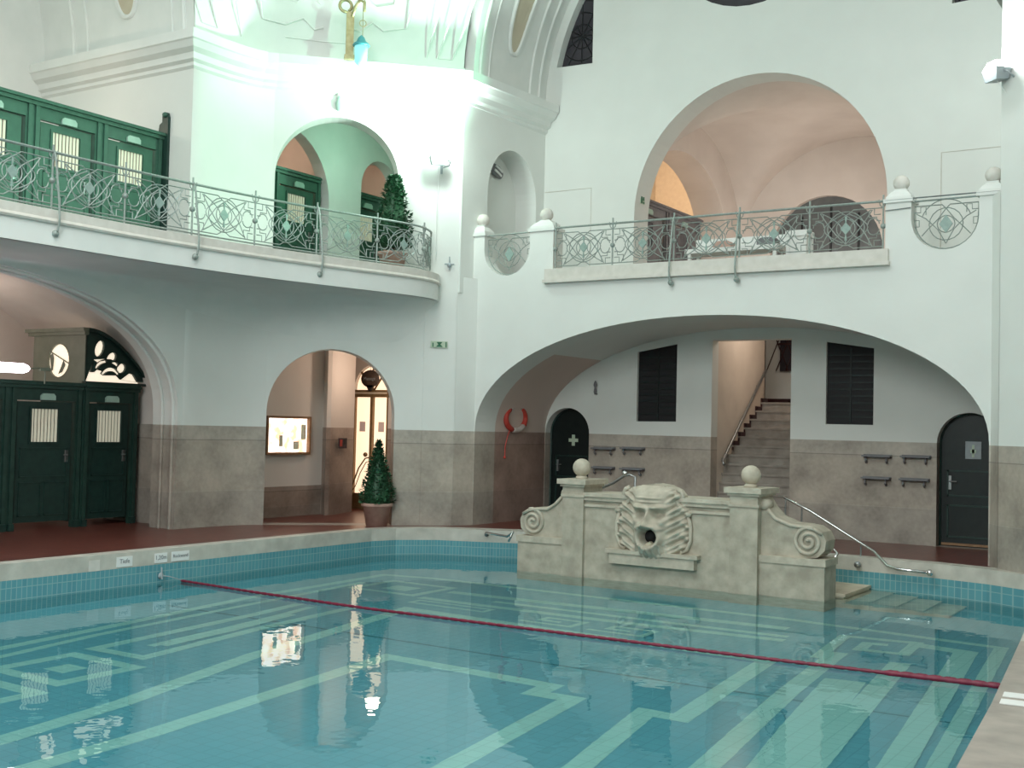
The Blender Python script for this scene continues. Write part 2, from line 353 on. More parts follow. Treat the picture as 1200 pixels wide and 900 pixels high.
# alcove behind the arch: barrel vault with a second rib
b = MB()
IA = [(4.3, 0)] + arch_pts(4.3, 14.5, 1.95, 4.45, 40, 2.3) + [(14.5, 0)]
b.strip([(XL - .62, s, z) for s, z in IA], [(-19.6, s, z) for s, z in IA], True)
b.poly([IA], lambda s, z: (-19.6, s, z))
rib = [(4.3, 0)] + arch_pts(4.3, 14.5, 1.95, 4.45, 40, 2.3) + [(14.5, 0)]
struct('ceiling_alcove', b, 'plaster_pink')
b = MB(); b.box(-17.9, XL - .62, 14.44, 14.5, 0, 1.78); struct('trim_4', b, 'wall')
# ------------------------------------------------------------------ pier between left arch and the lobby arch
WC = [(XL, YC), (-15.738, 14.5), (-15.715, 14.9), (-15.655, 15.25), (-15.55, 15.52), tuple(P0 - U * .02)]
b = MB()
b.strip([(x, y, 0) for x, y in WC], [(x, y, 8.4) for x, y in WC], True)
b.add([(XL, YC, 4.6), (-19.9, YC, 4.6), (-19.9, YC, 8.4), (XL, YC, 8.4)], [(0, 1, 2, 3)])
struct('wall_pier', b, 'wall')
# diagonal wall with lobby arch (below) and gallery arch (above)
low = [(0.0, .001)] + arch_pts(0, 2.34, 2.06, 3.24, 28) + [(2.34, .001)]
upp = [(0.02, ZG)] + arch_pts(0.02, 2.30, 6.42, 7.56, 28) + [(2.30, ZG)]
b = MB(); b.prism([[(-.02, 0), (LD, 0), (LD, 8.4), (-.02, 8.4)], low, upp], diag, 0, .45)
struct('wall_diagonal', b, 'wall')
b = MB(); c0 = diag(LD, 0)
b.add([(c0[0], c0[1], 0), (-12.76, 18.6, 0), (-12.76, 18.6, 4.7), (c0[0], c0[1], 4.7)], [(0, 1, 2, 3)]); struct('trim_5', b, 'wall')
# pilaster edge on the pier right of the lobby arch
b = MB(); b.prism([[(2.86, 0), (LD - .02, 0), (LD - .02, 4.4), (2.86, 4.4)]], diag, -.02, 0); struct('trim_6', b, 'wall')
# side wall of the end bay upstairs, with arched recess
SW = lambda s, z, d=0: (-12.9 + (s - 18.2) * .066 - d, s, z)
b = MB(); rec = [(18.99, ZG)] + arch_pts(18.99, 20.62, 6.45, 7.42, 24) + [(20.62, ZG)]
b.prism([[(18.2, 4.4), (21.3, 4.4), (21.3, 8.4), (18.2, 8.4)], rec], SW, 0, .5); b.add([SW(18.9, ZG, .5), SW(20.8, ZG, .5), SW(20.8, 7.6, .5), SW(18.9, 7.6, .5)], [(0, 1, 2, 3)])
struct('wall_side', b, 'wall')

# ------------------------------------------------------------------ end wall: grotto arch and gallery parapet
EA = arch_pts(-12.75, -3.5, 1.80, 3.86, 48, 2.08)
YE = 18.6
def ucut(xa, xb):
    r = (xb - xa) / 2; c = (xa + xb) / 2
    return [(xa, 5.24)] + [(c - r * math.cos(t * PI / 14), 5.24 - r * math.sin(t * PI / 14)) for t in range(1, 14)] + [(xb, 5.24)]
ZP = 5.52
top = [(-3.3, ZP), (-3.67, ZP)] + ucut(-4.67, -3.67)[::-1] + [(-4.67, ZP), (-5.06, ZP), (-5.06, 4.62), (-11.1, 4.62), (-11.1, ZP), (-11.61, ZP)] + ucut(-12.63, -11.61)[::-1] + [(-12.63, ZP), (-12.94, ZP)]
loop = [(-12.94, 0), (-12.75, 0)] + EA + [(-3.5, 0), (-3.3, 0)] + top
b = MB(); b.prism([loop], lambda s, z, d: (s, YE + d, z), 0, .35); struct('wall_end', b, 'wall')
b = MB(); ra = [(-12.75, 0)] + EA + [(-3.5, 0)]
b.strip([(s, YE + .35, z) for s, z in ra], [(s, YE + .7, z) for s, z in ra], True); struct('ceiling_rib', b, 'wall')
def half(mb, pts): mb.strip([(s, YE + .7, z) for s, z in pts], [(s, 21.2, z) for s, z in pts], True)
b = MB(); half(b, [(-12.75, 0)] + EA[:13]); struct('wall_grotto', b, 'wall_warm_lit')
b = MB(); half(b, EA[12:] + [(-3.5, 0)]); struct('ceiling_grotto', b, 'wall')
# back wall with doors, stair opening and windows
dl = [(-12.74, .001)] + arch_pts(-12.74, -11.7, 1.78, 2.30, 20) + [(-11.7, .001)]
drr = [(-4.84, .001)] + arch_pts(-4.84, -3.78, 1.78, 2.31, 20) + [(-3.78, .001)]
st = [(-9.03, .001), (-9.03, 3.64), (-7.46, 3.64), (-7.46, .001)]
w1 = [(-10.63, 2.05), (-10.63, 3.44), (-9.77, 3.585), (-9.77, 2.06)]
w2 = [(-6.80, 2.07), (-6.80, 3.57), (-5.94, 3.44), (-5.94, 2.07)]
b = MB(); b.prism([[(-12.8, 0), (-3.45, 0), (-3.45, 4.2), (-12.8, 4.2)], dl, drr, st, w1, w2], lambda s, z, d: (s, 21.2 + d, z), 0, .3)
struct('wall_back', b, 'wall')
# gallery floor over the grotto and sill
b = MB(); b.box(-12.95, -3.3, 18.95, 28.5, 4.35, ZG); struct('floor_gallery', b, 'gallery_floor')
b = MB(); b.box(-11.24, -5.0, YE - .07, YE + .38, 4.60, 4.80); b.box(-11.26, -4.98, YE - .11, YE, 4.54, 4.60); struct('trim_7', b, 'sill')
# upper end wall
YU = 20.9
ua = [(-10.62, ZG)] + arch_pts(-10.62, -5.66, 6.12, 8.62, 36) + [(-5.66, ZG)]
def arcpts(r, a0, a1, n=12, c=(CX, 8.5)): return [(c[0] + r * math.cos(math.radians(a0 + (a1 - a0) * i / n)), c[1] + r * math.sin(math.radians(a0 + (a1 - a0) * i / n))) for i in range(n + 1)]
ql = [(-12.49, 9.36)] + arcpts(4.45, 168.8, 142) ; ql = [q for q in ql if q[0] < -11.64] + [(-11.64, 11.2), (-11.64, 9.34)]
ql = arcpts(4.45, 168.8, 142); ql = [q for q in ql if q[0] < -11.64] + [(-11.64, 11.25), (-11.64, 9.34)]
qr = [(2 * CX - x, z) for x, z in ql]
rnd = [(CX - .15 + 1.73 * math.cos(2 * PI * i / 40), 11.68 + 1.73 * math.sin(2 * PI * i / 40)) for i in range(40)]
b = MB(); b.prism([[(-13.2, 4.4), (-3.0, 4.4), (-3.0, 13.6), (-13.2, 13.6)], ua, ql, qr, rnd], lambda s, z, d: (s, YU + d, z), 0, .62)
struct('wall_upper', b, 'wall')
# shallow panel outlines on the upper wall
b = MB()
for xa, xb in ((-12.7, -11.6), (-4.75, -3.4)):
    z = 6.77; b.tube([(xa if xa > -12 else xb, YU - .004, 5.0), (xa if xa > -12 else xb, YU - .004, z), (xb if xa > -12 else xa, YU - .004, z)], .009, 4)
struct('trim_8', b, 'sill')
# leaded windows
def leaded(name, loop, mid):
    w = MB(); w.prism([loop], lambda s, z, d: (s, YU + d, z), .2, .23); root = w.obj(name, 'window_dark', kind='structure')
    f = MB(); xs = [p[0] for p in loop]; zs = [p[1] for p in loop]; cx, cz = mid
    R = max(max(xs) - min(xs), max(zs) - min(zs))
    for k in range(12):
        a = PI * 2 * k / 12; pts = [(cx + R * t / 20 * math.cos(a), cz + R * t / 20 * math.sin(a)) for t in range(21)]
        ins = [p for p in pts if inside(p, loop)]
        if len(ins) > 1: f.tube([(p[0], YU + .19, p[1]) for p in (ins[0], ins[-1])], .014, 4)
    for rr in (.25, .5, .75, 1.0, 1.3):
        seg = []
        for k in range(61):
            p = (cx + rr * math.cos(2 * PI * k / 60), cz + rr * math.sin(2 * PI * k / 60))
            if inside(p, loop): seg.append((p[0], YU + .19, p[1]))
            else:
                if len(seg) > 1: f.tube(seg, .012, 4)
                seg = []
        if len(seg) > 1: f.tube(seg, .012, 4)
    f.obj('window_lattice', 'lead', root)
def inside(p, loop):
    x, y = p; c = False; n = len(loop)
    for i in range(n):
        (x1, y1), (x2, y2) = loop[i], loop[(i + 1) % n]
        if (y1 > y) != (y2 > y) and x < (x2 - x1) * (y - y1) / (y2 - y1) + x1: c = not c
    return c
leaded('window_1', ql, (-12.0, 10.0)); leaded('window_2', qr, (-4.2, 10.0)); leaded('window_3', rnd, (CX - .15, 11.68))
# room behind the upper arch
RX0, RX1, RY0, RY1 = -10.9, -5.2, YU + .62, 27.2
b = MB(); ca = [(21.65, ZG)] + arch_pts(21.65, 26.3, 6.3, 8.05, 24) + [(26.3, ZG)]
b.prism([[(RY0, 4.4), (RY1, 4.4), (RY1, 9.2), (RY0, 9.2)], ca], lambda s, z, d: (RX0 - d, s, z), 0, .75); struct('wall_room_left', b, 'plaster_pink')
b = MB(); b.box(RX1, RX1 + .1, RY0, RY1, 4.4, 9.2); struct('wall_room_right', b, 'plaster_pink')
b = MB(); wa = [(-10.15, 4.9)] + arch_pts(-10.15, -7.45, 6.1, 7.5, 20) + [(-7.45, 4.9)]
b.prism([[(RX0, 4.4), (RX1, 4.4), (RX1, 9.2), (RX0, 9.2)], wa], lambda s, z, d: (s, RY1 + d, z), 0, .2); struct('wall_room_back', b, 'plaster_pink')
b = MB(); b.poly([wa], lambda s, z: (s, RY1 + .15, z)); w4 = struct('window_4', b, 'window_grey')
b = MB()
for x in (-9.4, -8.7, -8.05): b.box(x - .02, x + .02, RY1 + .10, RY1 + .14, 4.9, 7.3 if x == -8.7 else 7.05)
b.box(-10, -7.45, RY1 + .10, RY1 + .14, 6.08, 6.12); b.obj('window_bar', 'lead', w4)
# groin vault of the room
b = MB(); rows = []
for i in range(25):
    u = i / 24; y = RY0 + (RY1 - RY0) * u; row = []
    for j in range(25):
        v = j / 24; x = RX0 + (RX1 - RX0) * v
        za = 6.3 + 2.5 * math.sqrt(max(0, 1 - (2 * v - 1) ** 2)); zb = 6.3 + 2.5 * math.sqrt(max(0, 1 - (2 * u - 1) ** 2))
        row.append((x, y, max(za, zb)))
    rows.append(row)
b.grid(rows, True); struct('ceiling_room', b, 'plaster_pink')
b = MB(); b.box(-14.2, -14.1, 21.2, 29, 4.4, 9.2); b.box(-14.2, RX0, 29, 29.1, 4.4, 9.2); b.box(-14.2, RX0, 21.4, 21.5, 4.4, 9.2); b.box(-14.2, RX0 , 21.4, 29, 9.2, 9.3); b.box(-14.2, -12.9, 21.5, 29, 4.4, ZG); struct('wall_corridor', b, 'cream')

# ------------------------------------------------------------------ stairwell behind the back wall
b = MB()
SY = [21.26 + .10 * i if i < 7 else 21.26 + .7 + .31 * (i - 7) for i in range(14)]
for i in range(14):
    y = SY[i]; b.box(-9.03, -7.46, y, 24.15, i * .18, (i + 1) * .18)
    b.box(-9.03, -7.46, y - .025, y + .02, (i + 1) * .18 - .035, (i + 1) * .18 + .004)
b.box(-9.02, -7.47, 24.1, 25.18, 0, 2.52)
s1 = b.obj('stone_staircase', 'stair', label='stone staircase climbing away through the tall opening in the back wall', cat='staircase')
b = MB(); b.box(-9.13, -9.03, 21.5, 24.05, 0, 5); b.box(-9.9, -9.03, 24.0, 24.05, 2.5, 5) ; struct('wall_stair_left', b, 'warmwall')
b = MB(); b.box(-7.46, -7.36, 21.5, 25, 0, 5); struct('wall_stair_right', b, 'warmwall')
b = MB(); b.box(-10.2, -6.9, 25.2, 25.3, 0, 5.2); b.box(-10.2, -6.9, 21.5, 25.3, 4.9, 5.0); b.box(-10.3, -10.2, 24, 25.3, 0, 5.2); struct('wall_stair_back', b, 'plaster')
b = MB(); b.box(-9.1, -8.45, 25.12, 25.19, 3.25, 4.5); w5 = struct('window_5', b, 'window_dark')
b = MB()
for i in range(6): b.tube([(-9.1 + i * .22 - .3, 25.1, 3.25), (-9.1 + i * .22 + .2, 25.1, 4.5)], .012, 4); b.tube([(-9.1 + i * .22 + .2, 25.1, 3.25), (-9.1 + i * .22 - .3, 25.1, 4.5)], .012, 4)
b.box(-9.12, -8.43, 25.08, 25.12, 3.83, 3.87); b.obj('window_lattice', 'skirt', w5)
# stepped dark skirting
b = MB()
for i in range(8, 14):
    y = SY[i]; z = (i + 1) * .18
    b.box(-9.03, -9.0, y, y + .32, z, z + .09); b.box(-9.03, -9.0, y - .02, y + .05, z - .10, z + .09)
b.box(-9.9, -8.9, 25.15, 25.2, 2.52, 2.64); b.box(-8.9, -8.8, 25.13, 25.2, 2.40, 2.64); b.box(-8.9, -7.4, 25.13, 25.2, 2.52, 2.60)
struct('baseboard_stair', b, 'skirt')
t = thing('stair_handrail', 'grey handrail sloping up the warm-lit wall of the stone staircase', 'handrail', (-8.95, 21.6, .9))
b = MB(); b.tube([(0.05, -.05, .35), (0, 0, .42), (0, 2.2, 2.25), (-.02, 2.32, 2.3)], .028, 8); b.obj('rail', 'steel', t)
for k in (.15, 1.05, 1.95):
    zz = .42 + k * .83; b = MB(); b.tube([(0, k, zz), (-.03, k, zz - .08), (-.08, k, zz - .08)], .012, 6); b.obj('wall_bracket', 'steel', t)

# ------------------------------------------------------------------ lobby behind the diagonal wall
b = MB(); b.box(-16.6, -16.4, 15.9, 18.42, 0, 4.2); struct('wall_lobby_left', b, 'wall_lobby_low')
b = MB(); v = [(-16.38, 18.40), (-16.14, 18.22), (-16.12, 18.32), (-16.38, 19.36), (-16.9, 19.4), (-16.9, 18.4)]
b.prism([v], lambda x, y, d: (x, y, d), 0, 4.2); struct('wall_lobby_pier', b, 'wall_lobby')
dd = [(-17.12, .001)] + arch_pts(-17.12, -16.14, 2.56, 3.16, 20) + [(-16.14, .001)]
b = MB(); b.prism([[(-18, 0), (-12.9, 0), (-12.9, 4.2), (-18, 4.2)], dd], lambda s, z, d: (s, 20.2 + d, z), 0, .15); struct('wall_lobby_back', b, 'wall_lobby')
b = MB(); b.box(-12.95, -12.8, 18.7, 20.3, 0, 4.2); b.box(-18.1, -18, 18.4, 20.3, 0, 4.2); struct('wall_lobby_right', b, 'wall_lobby')
b = MB(); rows = []
for i in range(17):
    u = i / 16; row = []
    for j in range(17):
        v = j / 16; a = 3.05 + .75 * math.sqrt(max(0, 1 - (2 * u - 1) ** 2)); c = 2.9 + .9 * math.sqrt(max(0, 1 - (2 * v - 1) ** 2))
        row.append((-18 + 5.1 * v, 14.6 + 5.6 * u, max(a, c)))
    rows.append([diag(-.6 + 4.1 * j / 16, row[j][2], .42 + 3.6 * i / 16) for j in range(17)])
b.grid(rows); struct('ceiling_lobby', b, 'plaster_pink')
# glazed double door with fanlight
t = MB(); t.poly([[(-17.1, .34), (-16.66, .34), (-16.66, 2.46), (-17.1, 2.46)]], lambda s, z: (s, 20.28, z)); t.poly([[(-16.58, .34), (-16.17, .34), (-16.17, 2.46), (-16.58, 2.46)]], lambda s, z: (s, 20.28, z))
fl = arch_pts(-17.1, -16.16, 2.62, 3.14, 20); t.poly([fl], lambda s, z: (s, 20.28, z)); d1 = struct('door_1', t, 'glow_glass')
b = MB(); b.box(-17.12, -16.14, 20.22, 20.3, .0, .34); b.box(-17.14, -16.12, 20.2, 20.3, 2.46, 2.62)
for x in (-17.12, -16.62, -16.16): b.box(x - .035, x + .035, 20.21, 20.3, .3, 2.5)
b.tube([(-16.62, 20.25, 2.6), (-16.62, 20.25, 3.15)], .022, 6); b.tube([(-16.64, 20.25, 2.6), (-16.98, 20.25, 3.05)], .028, 6); b.tube([(-16.6, 20.25, 2.6), (-16.3, 20.25, 3.0)], .022, 6)
b.obj('door_frame', 'doorframe', d1)
b = MB(); b.box(-17.10, -16.18, 20.19, 20.2, 2.53, 2.57); b.obj('door_transom', 'cream', d1)
for x in (-16.9, -16.37):
    b = MB(); b.box(x - .085, x + .075, 20.265, 20.275, 1.70, 1.92); b.obj('notice', 'notice', d1)
t = thing('hanging_sign', 'dark oval lettered sign with pointed base in front of lit fanlight', 'sign', (-16.58, 20.1, 2.86))
b = MB(); b.lathe((0, 0, 0), [(.001, -.03), (.24, -.03), (.25, 0), (.24, .02), (.001, .02)], 28, 'Y'); o = b.obj('sign_board', 'sign_brown', t); o.scale = (1, 1, .78)
b = MB(); b.prism([[(-.1, -.14), (.1, -.14), (.02, -.27), (-.02, -.27)]], lambda a, z, d: (a, d, z), -.03, .02); b.obj('sign_point', 'lead', t)
text_obj('sign_lettering', 'Massage', .10, 'shade', t, Matrix.Translation((0, -.035, .0)) @ Matrix.Rotation(PI / 2, 4, 'X'))
b = MB(); b.tube([(0, 0, .19), (0, 0, .34)], .006, 4); b.obj('hanger', 'lead', t)
# hose / curved brass pipe at the glass door
b = MB(); b.tube([(-16.45, 20.05, 1.15), (-16.62, 20.05, 1.12), (-16.8, 20.05, .9), (-16.95, 20.05, .55), (-17.0, 20.05, .40), (-17.06, 20.05, .42)], .016, 6)
b.tube([(-16.45, 20.05, 1.08), (-16.6, 20.05, 1.03), (-16.75, 20.05, .8), (-16.88, 20.05, .5), (-16.98, 20.05, .38), (-17.06, 20.05, .42)], .010, 6)
b.ball((-16.62, 20.05, 1.2), .05, 10); b.obj('door_grip', 'doorframe', d1)
# lit display case
t = thing('display_case', 'brown framed glowing display case on the lobby wall left of the potted cone', 'display case', (-16.40, 17.32, 1.23))
b = MB(); h = .76; w = .62
for (y0, y1, z0, z1) in ((-w, w, 0, .045), (-w, w, h - .045, h), (-w, -w + .04, .045, h - .045), (w - .04, w, .045, h - .045)): b.box(0, .10, y0, y1, z0, z1)
b.obj('case_frame', 'brownframe', t)
b = MB(); b.box(.004, .02, -w + .04, w - .04, .045, h - .045); b.obj('case_backlight', 'glow_case', t)
random.seed(3)
for (y, z, w_, h_) in ((-.22, .16, .10, .22), (.18, .10, .16, .16), (.40, .3, .14, .3)):
    b = MB(); b.box(.03, .034, y, y + w_, z, z + h_); b.obj('leaflet', 'case_print', t)
b = MB()
b.prism([[(-.14, -.085), (.14, -.085), (.14, .085), (-.14, .085)]], lambda a, z, d: (d, a, z), 0, .015)
t = b.obj('poster', 'poster', label='small dark red and blue picture on stone pier beside glass door', cat='picture', loc=(-16.155, 18.74, 1.46)); t.scale = (1, 1.3, 1.25); t.rotation_euler = (0, 0, math.atan2(.26, 1.04))
b = MB(); b.box(.015, .02, -.11, -.03, -.05, .06); b.obj('poster_figure', 'red', t)
b = MB(); b.box(.015, .02, .03, .10, -.02, .07); b.obj('poster_figure', 'black', t)

# ------------------------------------------------------------------ side gallery slab, cove, rail
EP = [(-13.92, 2), (-13.92, 9.26), (-13.94, 11.2), (-13.86, 12.6), (-13.69, 13.8), (-13.42, 15.0), (-13.10, 16.2), (-12.98, 16.7), (-12.92, 17.2), (-13.0, 17.62), (-13.2, 17.93)]
def resample(path, n):
    P = [Vector(p) for p in path]; D = [0]
    for i in range(1, len(P)): D.append(D[-1] + (P[i] - P[i - 1]).length)
    out = []
    for k in range(n):
        d = D[-1] * k / (n - 1); i = max(j for j in range(len(D)) if D[j] <= d + 1e-9); i = min(i, len(P) - 2)
        f = (d - D[i]) / max(1e-9, D[i + 1] - D[i]); out.append(P[i].lerp(P[i + 1], f))
    return out
def smooth(path, it=2):
    P = [Vector(p) for p in path]
    for _ in range(it):
        Q = [P[0]]
        for i in range(len(P) - 1): Q += [P[i].lerp(P[i + 1], .25), P[i].lerp(P[i + 1], .75)]
        P = Q + [P[-1]]
    return P
ES = smooth(EP, 2)
EN = resample(ES, 90)
wp = [(2, (XL, 2)), (9.0, (XL, 9.0)), (13.3, (XL, YC)), (13.6, WC[1]), (13.9, WC[2]), (14.2, WC[3]), (14.5, WC[4]), (14.8, tuple(P0)), (15.9, tuple(P0 + U * 1.17)), (17.0, tuple(P0 + U * 2.34)), (18.05, tuple(P0 + U * 3.2))]
WN = []
for p in EN:
    for (a, qa), (c, qc) in zip(wp[:-1], wp[1:]):
        if p.y <= c + 1e-6 or c == 18.05:
            WN.append(Vector(qa).lerp(Vector(qc), max(0, min(1, (p.y - a) / (c - a))))); break
b = MB(); rows = []
for p, q in zip(EN, WN):
    d = (p - q); L_ = d.length; dn = d / L_ if L_ > 1e-6 else Vector((1, 0))
    k = max(0, min(1, (p.y - 10.5) / 6)); r = min(L_ * .9, .08 + .75 * k * k * (3 - 2 * k)); row = [(p.x, p.y, 4.2)]
    zr = r if p.y < 14.2 else min(r, .80)
    for j in range(9):
        a = PI / 2 * j / 8; off = r - r * math.sin(a); row.append((q.x + dn.x * off, q.y + dn.y * off, 4.2 - zr + zr * math.cos(a)))
    rows.append(row)
b.grid(rows, True)
struct('ceiling_cove', b, 'plaster')
def sweep(mb, path, prof, sm=True):
    """prof: (offset to the right-hand/outer side, z)"""
    P = [Vector(p) for p in path]; rows = []
    for i, p in enumerate(P):
        d0 = (p - P[i - 1]).normalized() if i else (P[1] - p).normalized()
        d1 = (P[i + 1] - p).normalized() if i < len(P) - 1 else d0
        n0 = Vector((d0.y, -d0.x)); n1 = Vector((d1.y, -d1.x)); m = (n0 + n1).normalized(); k = 1 / max(.4, m.dot(n0))
        rows.append([(p.x + m.x * o * k, p.y + m.y * o * k, z) for o, z in prof])
    mb.grid(rows, sm)
b = MB(); sweep(b, EN, [(-.06, 4.2), (0, 4.2), (0, 4.5)], False); b.grid([[(p.x, p.y, 4.5) for p in EN], [(q.x - .6, q.y + .6, 4.5) for q in WN]]); struct('trim_9', b, 'plaster')
b = MB(); sweep(b, EN, [(0, 4.5), (.03, 4.5), (.045, 4.53), (.03, 4.56), (0.02, 4.57), (.02, 4.69), (-.02, 4.70), (-.30, 4.70), (-.30, 4.6)], False); struct('trim_10', b, 'sill')
b = MB(); gl = [(p.x - .1, p.y) for p in EN] + [(-12.95, 19.0), (-12.95, 22), (-20, 22), (-20, 2)]
b.prism([gl], lambda x, y, d: (x, y, d), ZG, 4.4); struct('floor_side_gallery', b, 'gallery_floor')

class Path:
    def __init__(s, pts):
        s.P = [Vector(p) for p in pts]; s.D = [0]
        for i in range(1, len(s.P)): s.D.append(s.D[-1] + (s.P[i] - s.P[i - 1]).length)
        s.L = s.D[-1]
    def at(s, d):
        d = max(0, min(s.L, d)); i = 0
        while i < len(s.P) - 2 and s.D[i + 1] < d: i += 1
        f = (d - s.D[i]) / max(1e-9, s.D[i + 1] - s.D[i]); return s.P[i].lerp(s.P[i + 1], f), (s.P[i + 1] - s.P[i]).normalized()
def circ(cx, cz, r, a0=0, a1=360, n=18, sx=1): return [(cx + sx * r * math.cos(math.radians(a0 + (a1 - a0) * i / n)), cz + r * math.sin(math.radians(a0 + (a1 - a0) * i / n))) for i in range(n + 1)]
def panel_curves(w, h=.80):
    """ornament of one railing bay in local (s,z); z from .10"""
    c = w / 2; z = .43; cv = []
    cv.append([(0.01, .72), (c - .12, .72), (c - .04, .66), (c, .64), (c + .04, .66), (c + .12, .72), (w - .01, .72)])      # notched sub rail
    cv.append([(0.01, .11), (c - .12, .11), (c - .04, .16), (c + .04, .16), (c + .12, .11), (w - .01, .11)])
    cv.append(circ(c, z, .15)); cv.append(circ(c, z, .27, sx=1.1))
    for sx in (-1, 1):
        cv.append([(c + sx * (.05 + .30 * math.sin(t * PI / 10)), .66 - .46 * t / 10) for t in range(11)])
        cv.append([(c + sx * (.40 - .33 * math.sin(t * PI / 10)), .70 - .56 * t / 10) for t in range(11)])
        cv.append([(c + sx * .0, .64), (c + sx * .16, .52), (c + sx * .30, .34), (c + sx * .42, .12)])
        cv.append([(c + sx * .0, .18), (c + sx * .16, .34), (c + sx * .30, .52), (c + sx * .42, .70)])
        e = c - .02
        for (z1, zs) in ((.72, -1), (.11, 1)):
            cv.append([(c + sx * (e - .02), z1 + zs * .10), (c + sx * (e - .12), z1 + zs * .10), (c + sx * (e - .12), z1), ])
            cv.append([(c + sx * (e - .02), z1 + zs * .2), (c + sx * (e - .08), z1 + zs * .2), (c + sx * (e - .08), z1 + zs * .14), (c + sx * (e - .2), z1 + zs * .14), (c + sx * (e - .2), z1 + zs * .03)])
            cv.append(circ(c + sx * (e - .13), z + (.04 if zs < 0 else -.04), .09, 0, 180 * (-zs), 8))
    cv.append([(c, .64), (c, .18)])
    return cv
def railing(name, label, path, posts, z0, brackets, group=None, top=.82, extra_end=True):
    p0, _ = path.at(0); root = thing(name, label, 'railing', (p0.x, p0.y, z0), 0, group)
    O = Vector((p0.x, p0.y))
    def mp(d, z, o=0):
        p, t = path.at(d); n = Vector((t.y, -t.x)); q = p + n * o - O; return (q.x, q.y, z)
    n = max(2, int(path.L / .12))
    b = MB(); b.tube([mp(path.L * i / n, top) for i in range(n + 1)], .02, 6); b.obj('top_rail', 'iron', root)
    b = MB(); b.tube([mp(path.L * i / n, .06) for i in range(n + 1)], .014, 5); b.obj('bottom_rail', 'iron', root)
    for k, d in enumerate(posts):
        b = MB(); b.tube([mp(d, 0), mp(d, top + .10)], .015, 6)
        b.tube([mp(d - .07, top + .03), mp(d - .05, top - .06), mp(d, top - .10), mp(d + .05, top - .06), mp(d + .07, top + .03)], .009, 5)
        b.ball(Vector(mp(d, .43)), .045, 8); b.obj('post', 'iron', root)
        if k in brackets:
            b = MB(); b.tube([mp(d, top + .02, .02), mp(d, top - .12, .07), mp(d, .40, .12), mp(d, .1, .17), mp(d, -.12, .19), mp(d, -.27, .16), mp(d, -.32, .10)], .016, 6)
            b.ball(Vector(mp(d, -.31, .11)), .05, 10); b.obj('support_bracket', 'iron', root)
    for a, c in zip(posts[:-1], posts[1:]):
        w = c - a; b = MB(); m = MB()
        for cv in panel_curves(w):
            b.tube([mp(a + s, z) for s, z in cv], .009, 4)
        b.obj('ornament_panel', 'iron', root)
        m.prism([[(w / 2 - .085, .43), (w / 2, .33), (w / 2 + .085, .43), (w / 2, .53)]], lambda s, z, dd: mp(a + s, z, dd), -.012, .012)
        m.prism([[(w / 2 - .02, .62), (w / 2, .5), (w / 2 + .02, .62)]], lambda s, z, dd: mp(a + s, z, dd), -.01, .01); m.prism([[(w / 2 - .02, .24), (w / 2, .36), (w / 2 + .02, .24)]], lambda s, z, dd: mp(a + s, z, dd), -.01, .01)
        m.obj('medallion', 'iron_light', root)
    return root
RP = smooth([(-14.02, 6.0), (-14.02, 9.3), (-14.03, 10.7), (-13.97, 12.0), (-13.82, 13.6), (-13.56, 14.9), (-13.26, 16.1), (-13.06, 16.8), (-13.04, 17.2), (-13.22, 17.7), (-13.35, 17.85)], 2)
rp = Path(RP)
def dist_at_y(y):
    best = min(range(400), key=lambda k: abs(rp.at(rp.L * k / 399)[0].y - y)); return rp.L * best / 399
py = [7.6, 8.85, 10.1, 11.3, 12.5, 13.7, 14.9, 16.15, 17.3]
posts = [dist_at_y(y) for y in py] + [rp.L]
railing('gallery_railing', 'long curved wrought iron railing along the left side gallery', rp, posts, 4.68, (0, 2, 4, 6))
ep = Path([(-11.08, YE + .02), (-5.07, YE + .02)])
er = railing('gallery_railing', 'straight wrought iron railing over the wide arch of the end wall', ep, [0.02, 1.2, 2.4, 3.6, 4.8, 5.98], 4.74, (2, 3))
# small U shaped railings
def urail(x0, x1, label):
    c = (x0 + x1) / 2; r = (x1 - x0) / 2; root = thing('parapet_railing', label, 'railing', (c, YE + .1, 4.73))
    zc = .51
    b = MB(); b.tube([(-r, 0, .80), (r, 0, .81)], .016, 6); b.obj('top_rail', 'iron', root)
    b = MB(); lp = [(-r + .03, .72)] + [(-(r - .03) * math.cos(t * PI / 14), zc - (r - .03) * math.sin(t * PI / 14)) for t in range(15)] + [(r - .03, .72), (.06, .72), (0, .66), (-.06, .72)]
    b.tube([(a, 0, z) for a, z in lp], .010, 4, closed=True)
    for rad in (.13, .25, .38): b.tube([(a, 0, z) for a, z in circ(0, .42, rad, sx=1.0)], .008, 4) if rad < .3 else b.tube([(a, 0, z) for a, z in circ(0, .42, rad, 0, 180)][2:-2], .008, 4)
    for sx in (-1, 1):
        b.tube([(sx * a, 0, z) for a, z in ((0, .66), (.12, .5), (.28, .34), (.36, .25))], .008, 4); b.tube([(sx * a, 0, z) for a, z in ((0, .12), (.12, .34), (.3, .52), (.44, .6))], .008, 4)
        b.tube([(sx * a, 0, z) for a, z in ((.47, .62), (.38, .62), (.38, .7), (.3, .7), (.3, .58))], .008, 4); b.tube([(sx * a, 0, z) for a, z in ((.47, .4), (.40, .4), (.40, .5), (.47, .5))], .008, 4)
    b.obj('ornament_panel', 'iron', root)
    b = MB(); b.prism([[(-.1, .42), (0, .28), (.1, .42), (0, .56)]], lambda a, z, d: (a, d, z), -.012, .012); b.obj('medallion', 'iron_light', root)
urail(-12.63, -11.61, 'small rounded iron railing in the parapet cut-out beside the arched recess')
urail(-4.67, -3.67, 'small rounded iron railing in the parapet cut-out near the right floodlight')
